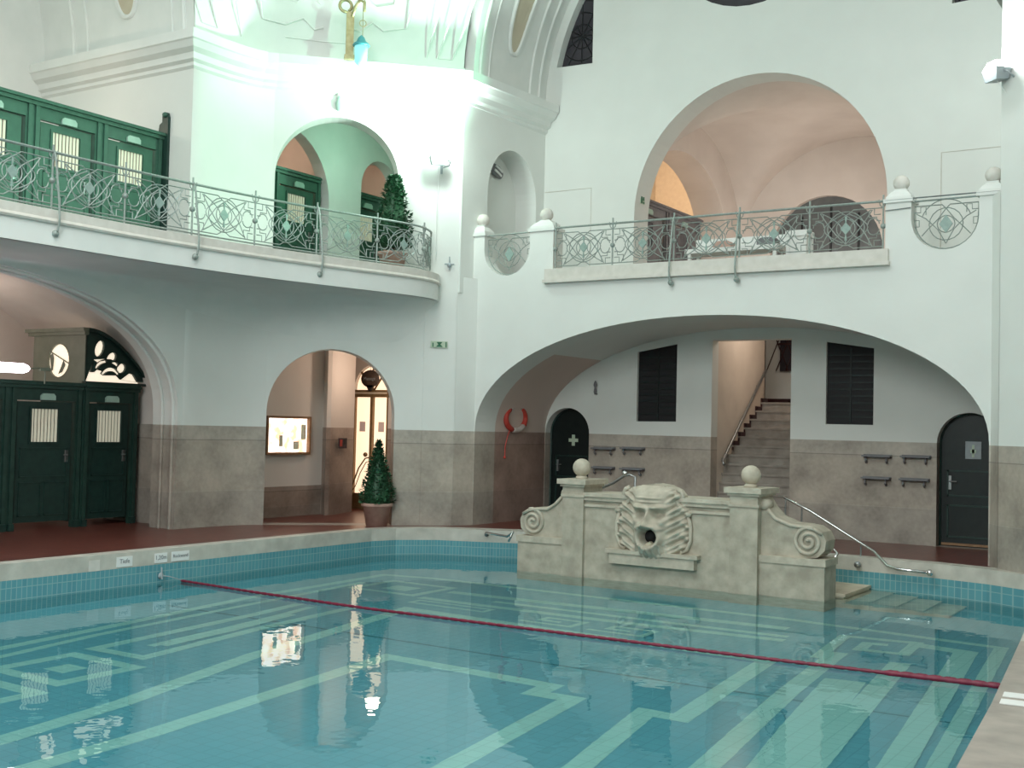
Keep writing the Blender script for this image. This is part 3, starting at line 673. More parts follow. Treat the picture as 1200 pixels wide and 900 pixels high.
b = MB(); b.tube([(-5.07, YE - .02, 5.56), (-3.3, YE - .02, 5.57)], .012, 5); b.tube([(-5.06, YE - .02, 5.40), (-4.67, YE - .02, 5.42)], .008, 5)
b.obj('rail_cable', 'steel', label='thin rail cable running across the parapet to the right pier', cat='cable')
# parapet pillars with balls
for x, w, lab in ((-12.785, .31, 'white parapet pillar with ball, leftmost, at the corner pier'), (-11.355, .51, 'white parapet pillar with ball at the left end of the straight railing'),
               (-4.865, .39, 'white parapet pillar with ball at the right end of the straight railing'), (-3.5, .36, 'white parapet pillar with ball partly hidden by the right pier')):
    t = thing('parapet_pillar', lab, 'pillar', (x, YE + .17, ZP), group='ball topped parapet pillars')
    b = MB(); h = w / 2
    b.box(-h - .03, h + .03, -.20, .2, 0, .06)
    k = h * .95
    rows = [(h, 0.06), (h * .98, .10), (h * .75, .16), (h * .5, .20), (.09, .23)]
    for (a, z), (a2, z2) in zip(rows[:-1], rows[1:]):
        b.hexa([(-a, -.17 * a / h, z), (a, -.17 * a / h, z), (a, .17 * a / h, z), (-a, .17 * a / h, z), (-a2, -.17 * a2 / h, z2), (a2, -.17 * a2 / h, z2), (a2, .17 * a2 / h, z2), (-a2, .17 * a2 / h, z2)])
    b.obj('cap', 'plaster', t)
    b = MB(); b.ball((0, 0, .33), .125); b.obj('ball', 'sill', t)

# ------------------------------------------------------------------ cornice and vaults above
CP = [(-19.9, YC), (XL, YC)] + WC[1:-1] + [tuple(P0), tuple(P0 + U * 1.2), tuple(P0 + U * 2.4), tuple(Q0), (-12.72, 20.9)]
prof = [(0, 7.98), (.05, 8.02), (.05, 8.08), (.12, 8.12), (.14, 8.22), (.24, 8.28), (.30, 8.38), (.33, 8.40), (.33, 8.56), (0, 8.62), (0, 8.7)]
b = MB(); sweep(b, CP, prof, False); struct('trim_11', b, 'plaster')
# barrel over the end bay
RB = 4.62
def barrel_end(a, y, dr=0): return (CX - (RB - dr) * math.cos(a), y, 8.55 + (RB - dr) * math.sin(a))
b = MB(); AN = [PI * i / 48 for i in range(49)]
b.strip([barrel_end(a, 18.25) for a in AN], [barrel_end(a, YU + .02) for a in AN], True); b.poly([[(-14.2, 8.5)] + [(barrel_end(a, 0)[0], barrel_end(a, 0)[2]) for a in AN] + [(-2.1, 8.5), (-2.1, 13.6), (-14.2, 13.6)]], lambda x, z: (x, 18.27, z)); struct('ceiling_end', b, 'vault')
b = MB()
for y in (18.45, 18.75, 20.25, 20.6): b.tube([barrel_end(a, y, .01) for a in AN], .035 if y != 18.75 else .02, 6, cap=False)
struct('trim_12', b, 'plaster')
def oval(fn, a_c, y_c, da, dy, mat='beige'):
    m = MB(); f = MB(); pts = []; n = 40
    for i in range(n):
        t = 2 * PI * i / n; ct, st_ = math.cos(t), math.sin(t); e = 2.6
        pts.append((a_c + da * math.copysign(abs(st_) ** (2 / e), st_), y_c + dy * math.copysign(abs(ct) ** (2 / e), ct)))
    vs = [fn(a, y) for a, y in pts]; c = fn(a_c, y_c); rows = [vs]
    for k in (.66, .33): vs2 = [fn(a_c + (a - a_c) * k, y_c + (y - y_c) * k) for a, y in pts]; rows.append(vs2)
    for r0, r1 in zip(rows[:-1], rows[1:]): m.add(list(r0) + list(r1), [(i, (i + 1) % n, n + (i + 1) % n, n + i) for i in range(n)])
    m.add(list(rows[-1]) + [c], [(i, (i + 1) % n, n) for i in range(n)]); f.tube(vs, .045, 6, closed=True)
    return m, f
b, f = oval(lambda a, y: barrel_end(a, y, .012), .52, 19.5, .36, .30)
r_ = struct('trim_13', b, 'beige'); f.obj('stucco_frame', 'plaster', r_)
# barrel over the left transept
YT = 9.38; RT = 4.68
def barrel_left(a, x, dr=0): return (x, YT + (RT - dr) * math.cos(a), 8.55 + (RT - dr) * math.sin(a))
b = MB(); b.poly([[(16.0, 8.5)] + [barrel_left(a, 0)[1:] for a in AN] + [(2.0, 8.5), (2.0, 13.6), (16.0, 13.6)]], lambda y, z: (-15.79, y, z)); b.strip([barrel_left(a, -15.75) for a in AN], [barrel_left(a, -19.9) for a in AN], True); struct('ceiling_left', b, 'vault')
b = MB()
for x in (-16.0, -16.3, -18.6, -19.0): b.tube([barrel_left(a, x, .01) for a in AN], .04 if x in (-16.0, -19.0) else .022, 6, cap=False)
struct('trim_14', b, 'plaster')
b, f = oval(lambda a, x: barrel_left(a, x, .012), .46, -17.45, .33, .36); r_ = struct('trim_15', b, 'beige'); f.obj('stucco_frame', 'plaster', r_)
b = MB(); b.box(-20.0, -19.9, 2, YC, 4.4, 13.6); struct('wall_far_left', b, 'plaster')
# pendentive on the diagonal pier
base = [Vector(p) for p in [(XL, YC)] + WC[1:-1] + [tuple(P0), tuple(P0 + U * 1.2), tuple(P0 + U * 2.4), tuple(Q0)]]; bpath = Path(base)
L0, R0 = Vector(barrel_left(0, XL)), Vector(barrel_end(0, 18.21))
def pend(u, a, off=0):
    p, t = bpath.at(u * bpath.L); q = Vector((p.x, p.y, 8.6))
    q += (1 - u) * (Vector(barrel_left(a, XL)) - L0) + u * (Vector(barrel_end(a, 18.21)) - R0)
    q.z = 8.6 + ((1 - u) * RT + u * RB) * math.sin(a)
    if off: q += Vector((ND.x, ND.y, -.2)) * off
    return q
b = MB(); b.grid([[tuple(pend(u / 24, a * PI / 2 * .72 / 14)) for u in range(25)] for a in range(15)]); struct('ceiling_pendentive', b, 'vault')
b = MB()
def pc(pts, r=.02): b.tube([tuple(pend(u, a, .01)) for u, a in pts], r, 6)
for (u0, u1, a0) in ((.03, .10, .05), (.9, .955, .05)):
    pc([(u0, .9), (u0, a0), (u1, a0), (u1, .9)], .016)
pc([(.20, .8), (.20, .05)], .012); pc([(.86, .8), (.86, .05)], .012)
pc([(.28, .8), (.28, .14), (.36, .13), (.42, .16), (.46, .12), (.49, .13)]); pc([(.78, .8), (.78, .16), (.70, .14), (.66, .17), (.62, .13), (.58, .14)])
pc([(.33, .8), (.33, .24), (.40, .22), (.44, .26), (.48, .22)], .014); pc([(.73, .8), (.73, .25), (.67, .23), (.63, .27), (.6, .23)], .014)
pc([(.40, .36), (.42, .33), (.44, .35), (.46, .4), (.5, .42)], .018); pc([(.70, .36), (.67, .33), (.65, .36), (.62, .42)], .018)
pc([(.36, .08), (.5, .075), (.64, .08)], .012)
struct('trim_16', b, 'vault')
# mirrored right pier (only its edge shows)
b = MB(); mir = lambda p: (2 * CX - p[0], p[1])
mp_ = [mir(p) for p in [tuple(Q0), tuple(P0), (-15.7, 14.7), (XL, YC), (-19.9, YC)]]
b.strip([(x, y, 0) for x, y in mp_], [(x, y, 13.6) for x, y in mp_]); b.add([(-3.3, 18.2, 0), (-3.48, 18.6, 0), (-3.48, 18.6, 5.5), (-3.3, 18.2, 5.5)], [(0, 1, 2, 3)])
b.add([(-3.3, 18.21, 4.4), (-3.5, 20.9, 4.4), (-3.5, 20.9, 13.6), (-3.3, 18.21, 13.6)], [(0, 1, 2, 3)])
struct('wall_right_pier', b, 'wall')
# hall shell behind and above the camera
b = MB(); b.box(-22, 4, -6.1, -6, -.1, 15); struct('wall_front', b, 'plaster')
b = MB(); b.box(3.9, 4, -6, 22, -.1, 15); struct('wall_right', b, 'plaster')
b = MB(); b.box(-22, 4, -6, 28, 13.6, 13.8); struct('ceiling', b, 'plaster')
b = MB(); b.box(-22, XL, -6, 2.0, -.1, 13.6); struct('wall_near_left', b, 'plaster')
# gallery passage behind the diagonal wall
g1 = [(15.5, ZG)] + arch_pts(15.5, 18.22, 6.35, 7.72, 20) + [(18.22, ZG)]
g2 = [(19.22, ZG)] + arch_pts(19.22, 20.5, 6.9, 7.56, 20) + [(20.5, ZG)]
b = MB(); b.prism([[(14.1, 4.5), (21.6, 4.5), (21.6, 8.6), (14.1, 8.6)], g1, g2], lambda s, z, d: (-16.25 - d, s, z), 0, .28); struct('wall_passage', b, 'plaster')
b = MB(); b.box(-18.6, -18.5, 14.1, 22, 4.5, 8.6); b.box(-18.6, -16.3, 21.6, 21.7, 4.5, 8.6); b.box(-18.6, -16.5, 18.6, 18.75, 4.5, 8.6); struct('wall_passage_back', b, 'plaster_pink')
b = MB(); b.box(-16.3, -12.9, 21.55, 21.65, 4.5, 8.6); struct('wall_passage_end', b, 'plaster')
b = MB(); b.prism([[(-16.2, 14.2), diag(-.4, 0, .3)[:2], diag(3.4, 0, .3)[:2], (-13.0, 21.6), (-16.2, 21.6)]], lambda x, y, d: (x, y, d), 8.2, 8.26); b.box(-18.5, -16.53, 14.1, 21.6, 8.0, 8.05); struct('ceiling_passage', b, 'plaster')

# ------------------------------------------------------------------ changing cabins
def cabin(label, x, y0, y1, z0, h, mats, group, slat=(0.32, 0.52), depth=1.1, door_z=None, tall_frame=False, thing_name='changing_cabin', slat_mat='glow_slat'):
    w = y1 - y0; t = thing(thing_name, label, 'changing cabin', (x, y0, z0), 0, group)
    g, dk = mats
    b = MB(); b.box(-depth, -.02, 0, .04, .08, h); b.box(-depth, -.02, w - .04, w, .08, h); b.box(-.07, 0, 0, .13, 0.0, h - .1); b.box(-.07, 0, w - .13, w, 0.0, h - .1); b.box(-.07, 0.0, .13, w - .13, h - .32, h - .1)
    b.box(-.09, .03, .03, .10, .12, h - .12); b.box(-.09, .03, w - .10, w - .03, .12, h - .12)
    b.obj('cabin_frame', g, t)
    b = MB(); b.box(-.1, .05, 0, w, h - .12, h - .06); b.box(-.1, .09, 0, w, h - .06, h - .02); b.box(-.1, .06, 0, w, h - .02, h); b.obj('header_moulding', g, t)
    dz1 = h - .34
    d0, d1 = .17, w - .17
    sy0 = w / 2 - .26; sy1 = w / 2 + .26; sz1 = dz1 - .12; sz0 = sz1 - .55
    b = MB(); b.prism([[(d0, .12), (d1, .12), (d1, dz1), (d0, dz1)], [(sy0, sz0), (sy1, sz0), (sy1, sz1), (sy0, sz1)]], lambda a, z, d: (-.05 + d, a, z), -.03, 0)
    for (a0, a1, c0, c1) in ((d0 + .07, w / 2 - .03, .22, .78), (w / 2 + .03, d1 - .07, .22, .78), (d0 + .07, d1 - .07, .86, sz0 - .1)):
        fr = .02
        b.box(-.055, -.035, a0, a1, c0, c0 + fr); b.box(-.055, -.035, a0, a1, c1 - fr, c1); b.box(-.055, -.035, a0, a0 + fr, c0, c1); b.box(-.055, -.035, a1 - fr, a1, c0, c1)
    dr = b.obj('door', dk, t)
    b = MB(); b.prism([[(w / 2 - .30, sz0 - .04), (w / 2 + .30, sz0 - .04), (w / 2 + .30, sz1 + .04), (w / 2 - .30, sz1 + .04)], [(sy0, sz0), (sy1, sz0), (sy1, sz1), (sy0, sz1)]], lambda a, z, d: (d, a, z), -.05, -.03); b.obj('vent_frame', dk, dr)
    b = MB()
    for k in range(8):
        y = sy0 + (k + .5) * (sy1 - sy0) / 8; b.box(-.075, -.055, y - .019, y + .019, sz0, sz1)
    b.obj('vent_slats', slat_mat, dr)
    b = MB(); b.box(-.11, -.10, sy0 - .02, sy1 + .02, sz0 - .02, sz1 + .02); b.obj('vent_backing', 'green_dark', dr)
    b = MB(); b.tube([(-.04, d1 - .09, sz0 - .22), (-.0, d1 - .09, sz0 - .22), (0, d1 - .17, sz0 - .22)], .012, 6); b.box(-.05, -.035, d1 - .12, d1 - .06, sz0 - .34, sz0 - .14); b.obj('door_handle', 'steel', dr)
    b = MB(); b.prism([[(w / 2 - .14, 0), (w / 2 + .14, 0), (w / 2 + .14, .07), (w / 2 + .1, .11), (w / 2 - .1, .11), (w / 2 - .14, .07)]], lambda a, z, d: (d, a, h - .31 + z), 0, .035); b.obj('number_plate', 'plate', t)
    for y in (.075, w - .075):
        b = MB(); b.box(-.09, .05, y - .05, y + .05, 0, .12); b.obj('foot', dk, t)
    return t
UG = ('green', 'green')
XU = -16.40
ys = [9.15, 10.45, 11.75, 12.95, 14.05]
ulabs = ['green upper gallery cabin cut by the left edge of the frame', 'green upper gallery cabin, furthest left with a fully visible slatted door', 'green upper gallery cabin ending in the scroll-topped end post']
for i, (a, c, lab) in enumerate(((10.05, 11.42, 'green upper gallery cabin cut by the left edge of the photo'), (11.42, 12.72, 'green upper gallery cabin, middle one of the row on the open gallery'), (12.72, 14.0, 'green upper gallery cabin next to the scroll-topped end panel'))):
    cabin(lab, XU, a, c, ZG, 2.24, UG, 'cabins on the open side gallery')
t = thing('cabin_end_panel', 'dark green end panel with scrolled top closing the upper cabin row', 'panel', (XU + .02, 14.0, ZG))
b = MB(); pr2 = [(-.25, 0), (.10, 0), (.10, 2.52), (.07, 2.60), (0, 2.62), (-.05, 2.56), (-.05, 2.44), (-.12, 2.40), (-.14, 2.28), (-.25, 2.24)]
b.prism([pr2], lambda a, z, d: (a, d, z), .0, .055); b.obj('panel_board', 'green_mid', t)
b = MB(); b.lathe((.03, .0, 2.56), [(.03, -.05), (.05, -.02), (.05, .02), (.03, .05)], 12, 'Y'); b.obj('scroll', 'green', t)
cabin('green gallery cabin half cut off by the left side of the upper arch', XU - .05, 15.55, 16.85, ZG, 2.24, UG, 'cabins seen through the upper diagonal arch')
cabin('green gallery cabin in the left niche behind the upper diagonal arch', XU - .05, 16.85, 18.18, ZG, 2.24, UG, 'cabins seen through the upper diagonal arch')
cabin('green gallery cabin in the narrow niche behind the upper potted conifer', XU - .2, 19.26, 20.46, ZG, 2.22, UG, 'cabins seen through the upper diagonal arch')
for lab, a, c in (('dark cabin row seen through the arch of the end gallery, nearer one', 22.3, 24.2), ('dark cabin seen through the arch of the end gallery, farther one', 24.2, 26.0)):
    cabin(lab, -11.45, a, c, ZG, 2.26, ('grey_print', 'grey_print'), 'cabins behind the end gallery', slat_mat='grey_print')
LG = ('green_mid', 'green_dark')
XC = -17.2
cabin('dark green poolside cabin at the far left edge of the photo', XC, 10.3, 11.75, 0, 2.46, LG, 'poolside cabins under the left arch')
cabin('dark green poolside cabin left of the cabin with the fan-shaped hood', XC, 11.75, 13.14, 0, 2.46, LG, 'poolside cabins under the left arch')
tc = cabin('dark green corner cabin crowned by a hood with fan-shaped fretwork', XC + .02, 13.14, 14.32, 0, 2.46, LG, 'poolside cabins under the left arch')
# hood on the corner cabin: fan spandrel front and grey side with round opening
def spand(n=12):
    pts = [(.02, 2.46), (1.44, 2.46), (1.40, 2.54)]
    for i in range(n + 1): t_ = i / n; pts.append((1.30 - 1.28 * t_, 2.62 + .80 * (math.sin(t_ * PI / 2) ** .95)))
    return pts
sp = spand()
def blob(cx, cz, a, ra, rb, n=14): 
    ca, sa = math.cos(a), math.sin(a); return [(cx + ca * ra * math.cos(2 * PI * i / n) - sa * rb * math.sin(2 * PI * i / n), cz + sa * ra * math.cos(2 * PI * i / n) + ca * rb * math.sin(2 * PI * i / n)) for i in range(n)]
fan = []
fan.append(blob(.30, 3.08, 1.2, .15, .09)); fan.append(blob(.56, 2.93, .75, .12, .08)); fan.append(blob(.78, 2.76, .5, .10, .08))
fan.append([(.78, 2.56), (1.15, 2.53), (1.05, 2.66), (.96, 2.68)])
def arcband(c, r0, r1, a0, a1, n=8): return [(c[0] + r0 * math.cos(math.radians(a0 + (a1 - a0) * i / n)), c[1] + r0 * math.sin(math.radians(a0 + (a1 - a0) * i / n))) for i in range(n + 1)] + [(c[0] + r1 * math.cos(math.radians(a1 + (a0 - a1) * i / n)), c[1] + r1 * math.sin(math.radians(a1 + (a0 - a1) * i / n))) for i in range(n + 1)]
fan.append(arcband((.56, 2.53), .17, .23, 35, 150)); fan.append(arcband((.50, 2.58), .27, .33, 45, 150)); fan.append([(.14, 2.66), (.2, 2.66), (.26, 2.84), (.18, 2.88)]); fan.append(arcband((.42, 2.6), .12, .16, 110, 170) )
fan = [f_ for f_ in fan[:-1]]
b = MB(); b.prism([sp] + fan, lambda a, z, d: (d, a, z), -.05, .0); hood = b.obj('hood_front', 'green_dark', tc)
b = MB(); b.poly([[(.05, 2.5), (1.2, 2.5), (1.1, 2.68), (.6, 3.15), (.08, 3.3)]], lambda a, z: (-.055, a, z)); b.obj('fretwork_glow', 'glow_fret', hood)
b = MB(); tp = sp[2:]; b.strip([(.07, a, z) for a, z in tp], [(-.35, a, z) for a, z in tp]); b.strip([(.07, a, z) for a, z in tp], [(.07, a, z - .06) for a, z in tp]); b.strip([(.0, a, z - .06) for a, z in tp], [(.07, a, z - .06) for a, z in tp]); b.box(-.05, .05, 0, 1.46, 2.46, 2.5); b.obj('hood_moulding', 'green_dark', hood)
circle = circ(-.72, 2.86, .29, n=28)[:-1]
b = MB(); b.prism([[(-1.42, 2.46), (0, 2.46), (0, 3.40), (-1.42, 3.32)], circle], lambda a, z, d: (a, d, z), 0, .04); side = b.obj('hood_side', 'hood_side', tc)
b = MB(); b.box(-1.52, .04, -.05, .04, 3.30, 3.36); b.box(-1.58, .05, -.08, .04, 3.36, 3.42); b.obj('side_moulding', 'hood_side', side)
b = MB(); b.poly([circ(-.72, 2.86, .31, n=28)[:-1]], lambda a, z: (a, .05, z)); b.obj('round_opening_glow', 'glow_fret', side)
b = MB(); b.tube([(-1.0, .01, 3.04), (-.42, .01, 2.80)], .012, 4)
b.poly([[(-.98, 2.95), (-.90, 3.0), (-.86, 2.9), (-.88, 2.7), (-.93, 2.66)]], lambda a, z: (a, .02, z)); b.poly([[(-.74, 2.62), (-.62, 2.66), (-.54, 2.78), (-.60, 2.88), (-.66, 2.76)]], lambda a, z: (a, .02, z))
b.obj('fretwork', 'hood_side', side)
# fluorescent lamp above the cabins
t = thing('fluorescent_lamp', 'bright fluorescent tube lamp above the left poolside cabins', 'lamp', (-15.95, 10.2, 2.6))
b = MB(); b.lathe((0, 0, 0), [(.02, -.0), (.075, .05), (.075, .90), (.05, .97), (.02, 1.0)], 12, 'Y'); o = b.obj('tube', 'glow_tube', t)
b = MB(); b.tube([(0, .99, 0.0), (0, 1.2, .02), (0, 1.28, .02), (0, 1.28, -.22)], .012, 6); b.box(-.03, .03, 1.18, 1.36, -.02, .03); b.obj('lamp_arm', 'hood_side', t)
# ------------------------------------------------------------------ floodlights
def floodlight(label, loc, rotz, tilt=.0):
    t = thing('floodlight', label, 'floodlight', loc, rotz, 'floodlights on the piers')
    b = MB(); b.hexa([(-.13, -.11, -.16), (.13, -.11, -.16), (.13, .10, -.13), (-.13, .10, -.13), (-.17, -.14, .02), (.17, -.14, .02), (.17, .12, .02), (-.17, .12, .02)]); b.obj('housing', 'shade', t)
    b = MB(); b.hexa([(-.16, -.13, .02), (.16, -.13, .02), (.16, .11, .02), (-.16, .11, .02), (-.10, -.09, .13), (.10, -.09, .13), (.10, .08, .13), (-.10, .08, .13)]); b.obj('glass', 'flood', t)
    b = MB(); b.tube([(.17, 0, -.04), (.22, 0, -.06), (.22, .10, -.12), (.10, .26, -.14)], .015, 6); b.tube([(.1, .26, -.05), (.1, .26, -.25)], .025, 6); b.obj('mounting_arm', 'shade', t)
    b = MB(); b.tube([(.0, 0, -.15), (.02, .12, -.3), (.04, .24, -.5), (.04, .27, -1.9)], .006, 4); b.obj('wire', 'white', t)
    return t
ang = math.atan2(U.y, U.x)
fp = diag(3.0, 6.88, -.30); floodlight('lit floodlight on the corner pier left of the end bay', fp, ang)
fr = (-3.47, 18.30, 7.22)
floodlight('lit floodlight on the right pier at the edge of the photo', (-3.33, 18.05, 7.22), -.75)

# ------------------------------------------------------------------ gilt bracket with blue lantern, small lamp
t = thing('lantern_bracket', 'gilt scrolled bracket holding a small blue lantern on the pier vault', 'lantern', diag(1.40, 8.62, -.42), ang)
b = MB(); b.box(-.19, -.05, -.02, .06, -.05, .80); b.box(-.21, -.03, -.03, .07, -.08, 0); b.obj('bracket_pole', 'gold', t)
b = MB(); b.tube([(a, 0, z) for a, z in circ(-.21, .90, .11, -60, 280, 16)], .03, 8); b.tube([(-.09, -.03, .7), (-.04, -.05, .88), (.04, -.08, 1.0), (.12, -.12, .96), (.12, -.14, .78)], .03, 8); b.obj('bracket_scroll', 'gold', t)
b = MB(); b.tube([(.12, -.14, 2.0), (.12, -.14, .96)], .012, 6); b.tube([(.10 + a, -.14, z) for a, z in circ(0, .56, .06, n=12)], .009, 5); b.tube([(.10, -.14, .8), (.10, -.14, .32)], .007, 5); b.obj('chain', 'gold', t)
b = MB(); b.lathe((.08, -.14, 0), [(.16, .14), (.15, .17), (.09, .22), (.06, .29), (.01, .34)], 12); b.obj('lantern_cap', 'bluecap', t)
b = MB(); b.lathe((.08, -.14, 0), [(.05, -.22), (.11, -.16), (.12, .13), (.10, .14)], 12); b.obj('lantern_glass', 'blueglass', t)
t = thing('wall_ornament', 'small pale green ornament on the white wall above the upper arch', 'ornament', diag(1.15, 7.72, -.02), ang)
b = MB(); b.lathe((0, 0, 0), [(.03, -.04), (.06, 0), (.075, .1), (.04, .17), (.05, .2), (.01, .24)], 10); b.obj('body', 'plate', t); b = MB(); b.box(-.03, .05, -.05, .01, .24, .30); b.obj('top', 'palegreen', t); t.scale = (1, .4, 1)
# emergency lamp in the recess
t = thing('bulkhead_lamp', 'oval bulkhead lamp high in the arched recess of the end bay', 'lamp', (-13.28, 19.85, 7.07))
b = MB(); b.lathe((0, 0, 0), [(.1, 0), (.22, .02), (.24, .05), (.19, .10)], 24, 'X'); o = b.obj('housing', 'grey_print', t); o.scale = (1, 1.0, .52); o.rotation_euler = (-.35, 0, 0)
for k in (-.05, .045):
    b = MB(); b.box(.09, .12, -.13, .13, k - .022, k + .022); o = b.obj('light_strip', 'white', t); o.rotation_euler = (-.35, 0, 0)
# signs
t = thing('exit_sign', 'small green and white direction sign on the corner pier', 'sign', diag(3.14, 3.40, -.045), ang)
b = MB(); b.box(-.16, .16, -.012, .012, -.06, .06); b.obj('sign_board', 'palegreen', t)
b = MB(); b.prism([[(-.05, .045), (.06, .045), (.02, 0), (.07, -.045), (-.06, -.045), (-.02, 0)]], lambda a, z, d: (a, d, z), -.018, -.012); b.box(-.13, -.11, -.018, -.012, -.05, .03); b.box(.12, .14, -.018, -.012, -.05, .05); b.obj('sign_symbol', 'green_sign', t)
t = thing('exit_sign', 'tiny green pictogram sign on the inner edge of the end arch', 'sign', (-10.60, 21.2, 6.5))
b = MB(); b.box(0, .012, -.09, .09, -.09, .09); b.obj('sign_board', 'palegreen', t)
b = MB(); b.box(.012, .018, -.08, -.01, -.08, .07); b.box(.012, .018, .01, .07, -.02, .07); b.box(.012, .018, .02, .08, -.08, -.04); b.obj('sign_symbol', 'green_sign', t)
# small fittings
t = thing('cable_cross', 'small steel wall anchor beside the end of the side railing', 'wall anchor', diag(3.30, 4.93, -.03), ang)
b = MB(); b.tube([(-.09, 0, 0), (.09, 0, 0)], .012, 5); b.tube([(0, 0, .14), (0, 0, -.12)], .012, 5); b.lathe((0, 0, -.02), [(.04, -.02), (.045, .02)], 10, 'Y'); b.obj('anchor_plate', 'shade', t)
# ------------------------------------------------------------------ back wall fittings
for lab, loop, zx in (('left', w1, -10.2), ('right', w2, -6.37)):
    b = MB(); b.prism([loop], lambda s, z, d: (s, 21.27 + d, z), 0, .03); wn = b.obj('window_6' if lab == 'left' else 'window_7', 'shutter', kind='structure')
    b = MB(); x0, x1 = loop[0][0], loop[2][0]
    for k in range(1, 12):
        z = 2.07 + k * .125
        if z < 3.42: b.box(x0 + .03, x1 - .03, 21.255, 21.27, z, z + .03)
    b.box((x0 + x1) / 2 - .015, (x0 + x1) / 2 + .015, 21.25, 21.27, 2.07, 3.45); b.obj('shutter_slats', 'door_dark', wn)
for nm, loop, hs in (('door_2', dl, -1), ('door_3', drr, 1)):
    x0, x1 = loop[0][0], loop[-1][0]; yb = 21.45
    b = MB(); b.poly([loop], lambda s, z: (s, yb, z)); d = b.obj(nm, 'door_dark', kind='structure')
    b = MB()
    for (a0, a1, c0, c1) in ((x0 + .12, x1 - .12, .15, .72), (x0 + .12, x1 - .12, .86, 1.32)):
        for q in ((a0, a1, c0, c0 + .03), (a0, a1, c1 - .03, c1), (a0, a0 + .03, c0, c1), (a1 - .03, a1, c0, c1)): b.box(q[0], q[1], yb - .02, yb, q[2], q[3])
    b.tube([(a, yb - .015, z) for a, z in loop], .03, 6); b.obj('door_panel', 'green_dark', d)
    hx = x0 + .17
    b = MB(); b.box(hx - .025, hx + .025, yb - .02, yb, .98, 1.22); b.tube([(hx, yb - .02, 1.12), (hx, yb - .06, 1.12), (hx + .12, yb - .06, 1.12)], .012, 6); b.obj('door_handle', 'steel', d)
    xc = (x0 + x1) / 2 + .02
    b = MB()
    if hs < 0:
        b.box(xc - .11, xc + .11, yb - .015, yb - .005, 1.60, 1.67); b.box(xc - .035, xc + .035, yb - .016, yb - .005, 1.52, 1.75); b.obj('cross_sign', 'palegreen', d)
    else:
        b.box(xc - .13, xc + .13, yb - .012, yb, 1.52, 1.82); o = b.obj('sign_board', 'shade', d)
        b = MB(); b.box(xc - .05, xc + .05, yb - .02, yb - .012, 1.62, 1.68); b.box(xc - .02, xc + .02, yb - .02, yb - .012, 1.55, 1.76); b.obj('cross_sign', 'palegreen', d)
b = MB(); b.box(-4.8, -3.8, 21.40, 21.45, .02, .06); struct('trim_17', b, 'brownframe')
# hook racks
def rack(x, z, lab, grp):
    t = thing('towel_rack', lab, 'rack', (x, 21.2, z), group=grp)
    b = MB(); b.box(-.25, .25, -.15, -.01, -.015, .015); b.box(-.25, .25, -.02, 0, -.03, .03); b.obj('shelf', 'grey_print', t)
    for sx in (-.19, .17):
        b = MB(); b.tube([(sx, -.01, -.02), (sx, -.08, -.04), (sx, -.10, -.09), (sx, -.06, -.12), (sx, -.02, -.10)], .016, 6); b.obj('hook', 'grey_print', t)
for k, (x, z, lab) in enumerate(((-11.33, 1.49, 'dark towel rack nearest the left arched door, upper row'), (-10.67, 1.51, 'upper dark towel rack second from the left arched door'), (-11.33, 1.10, 'dark towel rack nearest the left arched door, lower row'), (-10.67, 1.10, 'lower dark towel rack just above the fountain wall'))): rack(x, z, lab, 'towel racks left of the stairs')
for k, (x, z, lab) in enumerate(((-5.85, 1.52, 'upper dark towel rack farther from the right door'), (-5.18, 1.53, 'upper dark towel rack nearest the right arched door'), (-5.86, 1.13, 'lower dark towel rack farther from the right door'), (-5.2, 1.13, 'lower dark towel rack nearest the right arched door'))): rack(x, z, lab, 'towel racks right of the stairs')
t = thing('wall_tap', 'small metal wall fitting between left arched door and left black shutter', 'fitting', (-11.55, 21.18, 2.72))
b = MB(); b.lathe((0, -.03, -.12), [(.02, 0), (.035, .03), (.02, .12), (.04, .17), (.03, .22), (.01, .26)], 8); b.obj('body', 'grey_print', t)
b = MB(); b.box(-.03, .03, -.02, .02, -.14, -.12); b.obj('base', 'grey_print', t)
# life ring on the left jamb
t = thing('life_ring', 'red and white life ring hanging on the reddish left wall of the grotto', 'life ring', (-12.70, 19.97, 2.05))
def ringseg(a0, a1, mat, name):
    b = MB(); n = max(3, int((a1 - a0) / 12)); b.tube([(0, .36 * math.cos(math.radians(a0 + (a1 - a0) * i / n)), .235 * math.sin(math.radians(a0 + (a1 - a0) * i / n))) for i in range(n + 1)], .055, 8); b.obj(name, mat, t)
ringseg(-38, 62, 'red', 'red_segment'); ringseg(128, 250, 'red', 'red_segment'); ringseg(62, 128, 'ringwhite', 'white_segment'); ringseg(-110, -38, 'ringwhite', 'white_segment')
b = MB(); b.tube([(.0, -.20, -.22), (.01, -.3, -.35), (.01, -.38, -.55), (.01, -.39, -.76)], .012, 5); b.ball((.01, -.39, -.77), .03, 8); b.obj('rope', 'red', t)

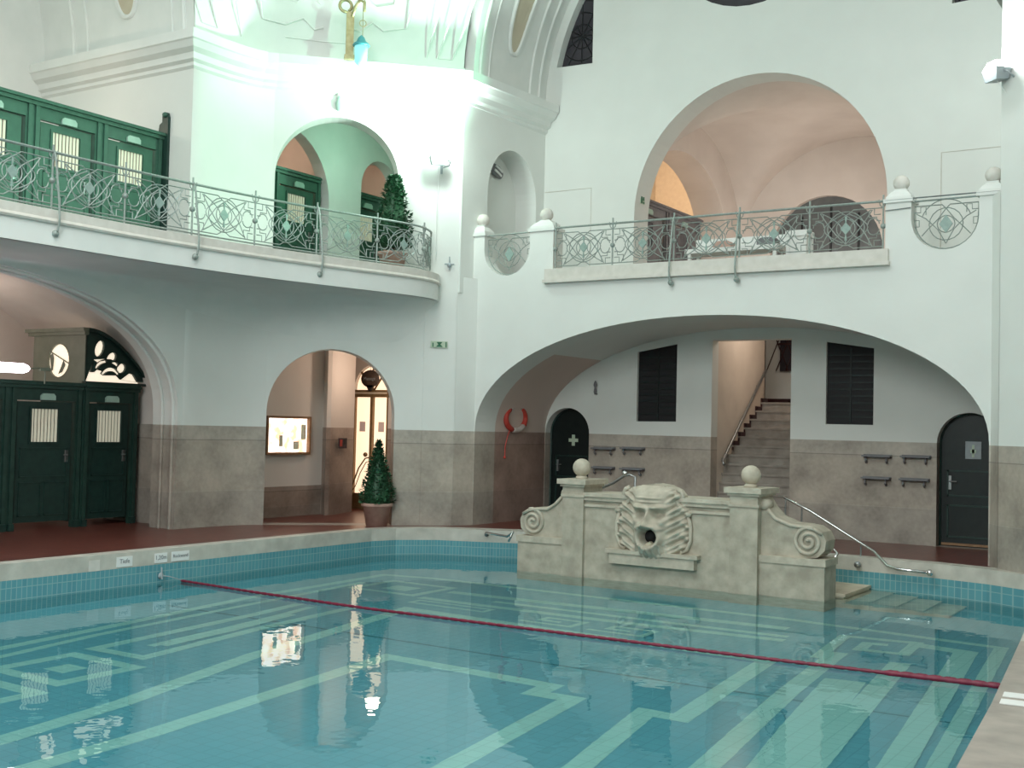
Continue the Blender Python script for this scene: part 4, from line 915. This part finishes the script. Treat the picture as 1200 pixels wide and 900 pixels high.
# ------------------------------------------------------------------ fountain
YF = 16.42
t = thing('lion_fountain', 'carved stone fountain wall with grotesque mask spouting into the pool', 'fountain', (-7.8, YF + .3, ZB))
T = Vector((-7.8, YF + .3, ZB))
def F(mb, name, mat, parent=t): 
    mb.v = [(v[0] - T.x, v[1] - T.y, v[2] - T.z) for v in mb.v]; return mb.obj(name, mat, parent)
b = MB(); b.box(-9.1, -6.65, YF, YF + .55, ZB, .76); F(b, 'wall_block', 'fountain')
b = MB(); b.box(-9.1, -6.65, YF - .05, YF + .6, .76, .82); b.box(-9.1, -6.65, YF - .08, YF + .63, .82, .88); b.box(-9.1, -6.65, YF - .03, YF + .02, .66, .70); F(b, 'top_moulding', 'fountain_light')
b = MB(); b.box(-8.60, -7.18, YF - .12, YF, -.18, -.02); b.box(-8.66, -7.12, YF - .15, YF, -.02, .04); F(b, 'mask_ledge', 'fountain_light')
for x0, x1 in ((-9.48, -9.10), (-6.65, -6.22)):
    b = MB(); b.box(x0, x1, YF - .07, YF + .55, ZB, 1.0); p = F(b, 'fountain_pillar', 'fountain')
    b = MB(); b.box(x0 - .02, x1 + .02, YF - .09, YF + .57, .80, .84); b.box(x0 - .03, x1 + .03, YF - .10, YF + .58, .96, 1.0); b.box(x0 - .07, x1 + .07, YF - .14, YF + .62, 1.0, 1.08); F(b, 'pillar_cap', 'fountain_light', p)
    b = MB(); c = (x0 + x1) / 2; b.lathe((c, YF + .2, 1.08), [(.10, 0), (.09, .04), (.06, .06)], 16); b.ball((c, YF + .2, 1.26), .145, 24); F(b, 'pillar_ball', 'fountain_light', p)
def wing(x_in, x_out, nm):
    s = 1 if x_out > x_in else -1; w = abs(x_out - x_in); X = lambda a: x_in + s * a
    b = MB(); b.box(min(x_in, x_out), max(x_in, x_out), YF + .02, YF + .55, ZB, .02); r_ = F(b, 'wing_base', 'fountain')
    b = MB(); e = [min(x_in, X(w + .02)), max(x_in, X(w + .02))]; b.box(e[0], e[1], YF - .0, YF + .57, .02, .12); F(b, 'wing_ledge', 'fountain_light', r_)
    prof = [(0, .12), (w - .30, .12), (w - .12, .14), (w - .02, .24), (w, .38), (w - .06, .50), (w - .18, .57), (w - .34, .59), (w - .52, .60), (.22, .68), (.10, .80), (0.0, .95)]
    b = MB(); b.prism([[(X(a), z) for a, z in prof]], lambda a, z, d: (a, YF + d, z), .08, .5); sc = F(b, 'wing_scroll', 'fountain', r_)
    b = MB(); cx, cz = w - .25, .35; sp_ = [(X(cx + (.215 - .19 * k / 40) * math.cos(k * .35 + 1.2)), YF + .07, cz + (.215 - .19 * k / 40) * math.sin(k * .35 + 1.2)) for k in range(41)]
    b.tube(sp_, .028, 8)
    b.tube([(X(a), YF + .07, z - .03) for a, z in prof[5:-1]], .028, 8); F(b, 'volute', 'fountain_light', sc)
    b = MB(); b.lathe((X(.03), YF + .1, .84), [(.03, -.06), (.08, -.03), (.09, .06), (.08, .2), (.03, .25)], 14, 'Y'); F(b, 'scroll_curl', 'fountain_light', sc)
wing(-9.48, -10.36, 'left'); wing(-6.22, -5.26, 'right')
# carved mask as a relief surface
MX = -7.90
def gs(u, v, cu, cv, su, sv): return math.exp(-((u - cu) / su) ** 2 - ((v - cv) / sv) ** 2)
def relief(u, v):
    e = (abs(u) / .58) ** 2.6 + (abs(v - .47) / .56) ** 3.0
    if e > 1.15: return None
    h = .055 * max(0, min(1, (1.15 - e) * 3))
    f = math.exp(-((u / .30) ** 4 + ((v - .5) / .52) ** 6)); h += .13 * f
    h += .05 * gs(u, v, 0, .88, .26, .12)
    for sg in (-1, 1):
        h += .085 * math.exp(-((v - (.705 + .16 * abs(u) - .35 * abs(u) ** 2)) / .035) ** 2) * math.exp(-((abs(u) - .15) / .11) ** 2) * .8
        h -= .14 * gs(u, v, sg * .145, .612, .085, .048); h += .075 * gs(u, v, sg * .145, .608, .045, .028)
        h += .075 * gs(u, v, sg * .22, .50, .085, .07)
        h += .07 * gs(u, v, sg * .09, .435, .085, .028) + .05 * gs(u, v, sg * .19, .40, .06, .03)
        h += .06 * gs(u, v, sg * .40, .96 - .02, .07, .06)
    h += .14 * gs(u, v, 0, .56, .045, .11) + .13 * gs(u, v, 0, .475, .085, .042)
    h += .03 * math.exp(-((v - .80) / .012) ** 2) * math.exp(-(u / .2) ** 4) + .03 * math.exp(-((v - .86) / .012) ** 2) * math.exp(-(u / .2) ** 4)
    r = math.hypot(u / 1.15, (v - .27)); h += .08 * math.exp(-((r - .165) / .045) ** 2)
    if r < .13: h -= .20 * (1 - (r / .13) ** 4)
    h += .10 * gs(u, v, 0, .04, .13, .07)
    m = max(0, min(1, (abs(u) - .24) / .10))          # mane: wavy strands beside the face
    h += m * (.035 * math.sin(34 * (v + .55 * abs(u) ** 1.3) + 5 * math.sin(9 * abs(u))) + .02 * math.sin(70 * v - 40 * abs(u)))
    if v < .16 and abs(u) < .3: h += .02 * math.sin(75 * u)
    return h
b = MB(); nu, nv = 110, 104; idx = {}
for j in range(nv + 1):
    for i in range(nu + 1):
        u = -.62 + 1.24 * i / nu; v = -.10 + 1.18 * j / nv; h = relief(u, v)
        if h is not None: idx[(i, j)] = len(b.v); b.v.append((MX + u, YF - h - .02, v))
for j in range(nv):
    for i in range(nu):
        q = [(i, j), (i + 1, j), (i + 1, j + 1), (i, j + 1)]
        if all(k in idx for k in q): b.f.append([idx[k] for k in q]); b.smooth.append(True)
F(b, 'mask_face', 'fountain_light')
b = MB(); b.box(MX - .40, MX + .40, YF - .06, YF + .3, .80, 1.02); 
b = MB(); b.prism([[(MX + a, z) for a, z in [(-.44, .6), (.44, .6), (.42, .9), (.34, .99), (.18, 1.05), (0, 1.07), (-.18, 1.05), (-.34, .99), (-.42, .9)]]], lambda a, z, d: (a, YF + d, z), -.03, .3); F(b, 'mask_crown', 'fountain_light')
for sgn in (-1, 1):
    b = MB(); b.tube([(MX + sgn * a, YF - .05, z) for a, z in [(.40, 1.0), (.47, .97), (.50, .90), (.45, .87), (.42, .91)]], .035, 8)
    b.tube([(MX + sgn * a, YF - .05, z) for a, z in [(.36, .92), (.40, .82), (.46, .72), (.56, .64), (.63, .63)]], .035, 8)
    b.tube([(MX + sgn * a, YF - .03, z) for a, z in [(.58, .60), (.62, .45), (.62, .25), (.56, .10), (.48, .06), (.44, .14), (.48, .2)]], .03, 8)
    F(b, 'cartouche_scroll', 'fountain_light')
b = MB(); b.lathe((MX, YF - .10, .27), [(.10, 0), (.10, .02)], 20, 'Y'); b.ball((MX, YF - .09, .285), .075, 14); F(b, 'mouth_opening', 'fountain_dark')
b = MB(); b.tube([(MX, YF - .22, .12), (MX, YF - .02, .16)], .06, 10); F(b, 'mouth_tongue', 'beige')
# stone platform and steps behind the fountain
t = thing('pool_steps', 'stone steps running down into the pool beside the fountain', 'steps', (-5.9, 17.7, ZB))
b = MB(); b.box(-4.6, .0, -.72, .85, 0, 1.36); b.obj('platform', 'coping', t)
for i in range(5):
    zt = -.40 - i * .17; x1 = .0 + .75 + i * .36; b = MB(); b.box(-.02, x1, -.72 + .02 * i, .62, 0, zt - ZB - .04); b.box(-.02, x1 + .03, -.74 + .02 * i, .62, zt - ZB - .04, zt - ZB); b.obj('step', 'step_stone', t)
# handrails and tap
t = thing('pool_handrail', 'polished steel handrail, longer one, mounted on the end coping', 'handrail', (-6.62, 18.5, 0))
b = MB(); b.tube([(0.02, -.0, .86), (.45, 0, .66), (1.50, -.08, .10), (1.78, -.36, -.07), (1.95, -.44, -.10), (2.40, -.46, -.11)], .023, 8); b.ball((2.42, -.46, -.11), .05, 10); b.obj('rail', 'chrome', t)
for x, z in ((.05, .84), (.32, .70)):
    b = MB(); b.tube([(x, 0, 0), (x, 0, z)], .014, 6); b.obj('rail_post', 'steel', t)
b = MB(); b.tube([(1.28, -.03, .2), (1.28, -.03, .0), (1.30, -.25, -.10)], .014, 6); b.lathe((1.3, -.27, -.10), [(.05, -.02), (.05, .03)], 10, 'Y'); b.obj('rail_foot', 'steel', t)
t = thing('pool_handrail', 'polished steel handrail, shorter one, ending on the right fountain wing', 'handrail', (-6.45, 17.2, 0))
b = MB(); b.tube([(-.12, .70, .69), (.45, .50, .43), (1.0, .31, .16), (1.05, .28, .12), (.95, .1, -.17)], .021, 8); b.obj('rail', 'chrome', t)
b = MB(); b.lathe((.95, .08, -.17), [(.045, -.02), (.045, .03)], 10, 'Y'); b.obj('rail_flange', 'steel', t)
t = thing('pool_handrail', 'short bent steel grab rail on the coping left of the fountain', 'handrail', (-11.5, 17.8, 0))
b = MB(); b.tube([(-.35, -.05, -.05), (-.3, -.15, -.02), (.35, -.45, -.02), (.47, -.45, .06), (.50, -.5, .08), (.44, -.55, -.10)], .02, 8); b.obj('rail', 'chrome', t)
b = MB(); b.lathe((-.36, -.02, -.06), [(.04, -.03), (.04, .03)], 10, 'Y'); b.obj('rail_flange', 'steel', t)
t = thing('water_pipe', 'bent metal water pipe with tap behind the fountain wall', 'pipe', (-8.9, 17.25, .8))
b = MB(); b.tube([(-.55, .1, .05), (-.2, .1, .2), (.0, .1, .33), (.1, .1, .35), (.2, .1, .32), (.2, .1, -.79)], .022, 8); b.obj('pipe', 'steel', t)
b = MB(); b.ball((0.02, .08, .37), .045, 10); b.obj('tap', 'chrome', t)

# ------------------------------------------------------------------ lane rope
RPTS = [(-13.2, 11.88), (-11.5, 11.74), (-9.59, 11.66), (-7.48, 11.72), (-5.91, 11.77), (-4.35, 11.81), (-3.24, 11.88), (-2.61, 11.93), (-1.98, 11.96)]
t = thing('lane_rope', 'dark red float rope stretched across the whole pool', 'rope', (-13.2, 11.88, ZW))
rpp = Path(RPTS)
def rpt(d, z): p, _ = rpp.at(d); return (p.x + 13.2, p.y - 11.88, z)
b = MB(); n = 340; pts = []; rr = []
for i in range(n + 1):
    d = rpp.L * i / n; pts.append(rpt(d, .02)); thick = 1.0 if d < rpp.L - 1.2 else 1.75
    rr.append((.020 if i % 4 else .015) * thick)
b.tube(pts, rr, 8); b.obj('floats', 'red_rope', t)
b = MB(); b.tube([(-.17, -.22, .10), (-.1, -.12, .08), (0, 0, .03)], .006, 5); b.obj('tether', 'steel', t)
b = MB(); b.lathe((-.18, -.24, .1), [(.03, 0), (.05, .02), (.03, .04)], 10, 'X'); b.tube([(-.15, -.24, .22), (-.13, -.24, .05)], .012, 5); b.obj('wall_hook', 'shade', t)
# depth plates on the coping face
for y, w, txt, lab in ((11.02, .27, 'Tiefe', 'white lettered plate on the left coping, nearest the camera'), (11.66, .23, '1,20m', 'white depth plate with numerals in the middle of the left coping'), (12.02, .33, 'Rückwand', 'white lettered plate on the left coping, farthest and widest')):
    t = thing('depth_plate', lab, 'plate', (-13.398, y, -.105), 0, 'white plates on the left coping')
    b = MB(); b.box(0, .008, -w / 2, w / 2, -.075, .065); b.obj('plate_board', 'white', t)
    text_obj('lettering', txt, .085 if len(txt) < 6 else .068, 'grey_print', t, Matrix.Translation((.010, 0, 0)) @ Matrix.Rotation(PI / 2, 4, 'Z') @ Matrix.Rotation(PI / 2, 4, 'X'))
b = MB(); b.box(0, .004, -.09, .09, -.1, .05); b.obj('patch_plate', 'sill', label='faded blank patch on the left coping, left of the white plates', cat='plate', loc=(-13.399, 10.52, -.1))
t = thing('deck_marker', 'white double tile marker set in the near right coping', 'marker', (-1.50, 9.22, .016))
for k in (-.13, .13):
    b = MB(); b.box(-.13 , .11 , k - .085, k + .085, 0, .006); b.obj('marker_tile', 'white', t)
t.rotation_euler = (0, 0, .1)
# ------------------------------------------------------------------ potted plants
def leafball(mb, c, r, n, prof, size):
    for _ in range(n):
        h = random.random(); a = random.random() * 2 * PI; rad = prof(h) * r * (.72 + .33 * random.random()); p = Vector((c[0] + rad * math.cos(a), c[1] + rad * math.sin(a), c[2] + h))
        d = Vector((math.cos(a) + random.uniform(-.6, .6), math.sin(a) + random.uniform(-.6, .6), random.uniform(-.3, .9))).normalized(); s = d.cross(Vector((0, 0, 1)) + Vector((random.uniform(-.5, .5),) * 3)).normalized(); k = size * random.uniform(.6, 1.3)
        mb.add([p, p + d * k * .5 + s * k * .28, p + d * k, p + d * k * .5 - s * k * .28], [(0, 1, 2, 3)])
def plant(name, label, loc, H, R_, zb, potr, poth, prof, n, size, mats=('leaf', 'leaf2')):
    t = thing(name, label, 'plant', loc)
    b = MB(); b.lathe((0, 0, 0), [(potr * .72, 0), (potr * .95, poth * .86), (potr * 1.08, poth * .86), (potr * 1.08, poth), (potr * .92, poth), (potr * .85, poth * .9)], 24); b.obj('pot', 'terracotta', t)
    b = MB(); b.tube([(0, 0, poth * .85), (0.02, 0, zb + .3)], .03, 8); b.obj('trunk', 'bark', t)
    b = MB(); leafball(b, (0, 0, 0), R_, n, lambda h: 1, size); b = MB()
    c = MB(); c.lathe((0, 0, zb), [(max(.01, R_ * .82 * prof(k / 10)), H * k / 10) for k in range(11)], 14)
    fo = c.obj('foliage', mats[0], t)
    for mi in (0, 1):
        b = MB()
        for _ in range(n):
            h = random.random() ** 1.1; a = random.random() * 2 * PI; rad = prof(h) * R_ * (.8 + .28 * random.random()); p = Vector((rad * math.cos(a), rad * math.sin(a), zb + h * H))
            d = Vector((math.cos(a) + random.uniform(-.7, .7), math.sin(a) + random.uniform(-.7, .7), random.uniform(-.3, .9))).normalized(); s = d.cross(Vector((random.uniform(-.5, .5), random.uniform(-.5, .5), 1))).normalized(); k = size * random.uniform(.6, 1.3)
            b.add([p - d * k * .3, p + s * k * .3, p + d * k * .7, p - s * k * .3], [(0, 1, 2, 3)])
        o = b.obj('leaves', mats[mi], fo); o['kind'] = 'stuff'
plant('potted_conifer', 'cone-shaped evergreen in a pale terracotta pot beside the lobby arch', (-13.88, 17.12, 0), 1.15, .31, .42, .27, .42, lambda h: min(1, (1 - h) * 1.15 + .06), 900, .075)
plant('potted_conifer', 'bushy dark evergreen in a pot at the end of the upper side gallery', (-13.62, 17.05, 4.68), 1.35, .34, .45, .27, .36, lambda h: (.95 if h < .5 else (.5 if .5 < h < .56 else .72)) * (1 - max(0, h - .62) * 1.7), 900, .08)
# white loungers behind the end railing
t = thing('bench', 'long white bench behind the middle of the end gallery railing', 'bench', (-7.95, 19.8, ZG))
b = MB(); b.box(-.95, .80, -.25, .25, .42, .50); b.obj('seat', 'white', t)
b = MB(); b.box(-.95, .80, .25, .29, .44, .74); b.obj('backrest', 'white', t)
for sx in (-.9, .7):
    for sy in (-.2, .2):
        b = MB(); b.box(sx, sx + .06, sy - .03, sy + .03, 0, .42); b.obj('leg', 'white', t)
t = thing('stool', 'small white cube-shaped stool at the right end of the white bench', 'stool', (-6.85, 19.8, ZG))
b = MB(); b.box(-.19, .19, -.2, .2, .62, .72); b.obj('seat', 'white', t)
for sx in (-.15, .15):
    for sy in (-.16, .16):
        b = MB(); b.box(sx - .03, sx + .03, sy - .03, sy + .03, 0, .62); b.obj('leg', 'white', t)
b = MB(); b.box(-.16, .16, -.17, .17, .1, .62); b.obj('side_panel', 'white', t)
b = MB(); b.box(-.17, .17, -.12, .12, 0, .10); b.prism([[(-.17, .10), (.17, .10), (.12, .14), (-.1, .14)]], lambda a, z, d: (a, d, z), -.1, .1)
b.obj('folded_towel', 'grey_print', label='dark folded towel lying on the long white bench of the end gallery', cat='towel', loc=(-7.4, 19.75, ZG + .50))
b = MB(); b.box(-.17, .17, -.12, .12, 0, .08); b.prism([[(-.15, .08), (.15, .08), (.1, .12), (-.1, .12)]], lambda a, z, d: (a, d, z), -.1, .1)
b.obj('folded_towel', 'terracotta', label='reddish folded towel lying on the long white bench of the end gallery', cat='towel', loc=(-8.2, 19.7, ZG + .50))

# ------------------------------------------------------------------ lights
def lamp(kind, name, loc, power, col, size=.1, rot=None, **kw):
    l = bpy.data.lights.new(name, kind); l.energy = power; l.color = col
    if kind == 'AREA': l.size = size
    else: l.shadow_soft_size = size
    for k, v in kw.items(): setattr(l, k, v)
    o = bpy.data.objects.new(name, l); C.objects.link(o); o.location = loc
    if rot is not None: o.rotation_euler = Vector(rot).to_track_quat('-Z', 'Y').to_euler()
    return o
lp = diag(3.0, 7.05, -.7)
lamp('POINT', 'lamp_flood_pier', lp, 110, (.80, 1, .90), .12)
lamp('SPOT', 'lamp_flood_pier_beam', lp, 900, (.78, 1, .90), .15, rot=(-.35, -.15, .9), spot_size=2.4, spot_blend=.8)
lamp('POINT', 'lamp_flood_right', (-3.45, 17.95, 7.35), 75, (.93, 1, 1), .12)
lamp('SPOT', 'lamp_flood_right_beam', (-3.6, 17.9, 7.4), 2500, (.38, 1, .64), .10, rot=(-.95, -.31, .15), spot_size=.80, spot_blend=.22)
# unseen area lights added as general fill for the hall
lamp('AREA', 'fill_hall', (-8, 6, 12.8), 1150, (.95, 1, .985), 9, rot=(0, 0, -1))
lamp('AREA', 'fill_hall_front', (-5, -3, 8.0), 1150, (.95, 1, .99), 5, rot=(-.2, 1, -.2))
# warm lamps
lamp('POINT', 'lamp_lobby', (-15.3, 18.9, 2.9), 30, (1, .76, .60), .15)
lamp('POINT', 'lamp_alcove', (-18.4, 11.5, 3.3), 40, (1, .82, .72), .2)
lamp('POINT', 'lamp_alcove_tube', (-15.95, 10.7, 2.5), 9, (1, .85, .9), .1)
lamp('POINT', 'lamp_cabins_left', (-17.8, 12.5, 7.4), 26, (1, .82, .66), .1)
lamp('POINT', 'lamp_passage', (-17.6, 17.2, 7.5), 26, (1, .68, .5), .1)
lamp('POINT', 'lamp_passage_far', (-17.4, 20.2, 7.5), 14, (1, .68, .5), .1)
lamp('POINT', 'lamp_passage_green', (-14.9, 18.2, 7.2), 34, (.50, 1, .72), .2)
lamp('POINT', 'lamp_stair', (-8.1, 22.6, 4.3), 38, (1, .86, .74), .15)
lamp('POINT', 'lamp_corridor', (-12.9, 25.4, 8.3), 190, (1, .82, .66), .2)
lamp('POINT', 'lamp_room', (-8.6, 25.0, 5.6), 100, (1, .86, .77), .3)
w = bpy.data.worlds.new('World'); scene.world = w; w.use_nodes = True; w.node_tree.nodes['Background'].inputs[0].default_value = (.02, .022, .024, 1)
scene.view_settings.view_transform = 'Standard'; scene.view_settings.exposure = 0; scene.view_settings.look = 'None'
scene.cycles.sample_clamp_indirect = 4; scene.cycles.max_bounces = 10; scene.cycles.transmission_bounces = 6; scene.cycles.diffuse_bounces = 5
scene.cycles.use_denoising = True

# ------------------------------------------------------------------ camera
cam = bpy.data.cameras.new('camera'); co = bpy.data.objects.new('camera', cam); C.objects.link(co); scene.camera = co
yaw, pit, rol = .5703, .0355, .02364
f = Vector((-math.sin(yaw) * math.cos(pit), math.cos(yaw) * math.cos(pit), math.sin(pit))); r = Vector((math.cos(yaw), math.sin(yaw), 0)); d = f.cross(r)
c, s = math.cos(rol), math.sin(rol); r2 = c * r - s * d; d2 = s * r + c * d
m = Matrix((r2, -d2, -f)).transposed().to_4x4(); m.translation = (0, 0, 1.9); co.matrix_world = m
cam.sensor_width = 36; cam.lens = 1385 / 1200 * 36; cam.clip_start = .05; cam.clip_end = 200
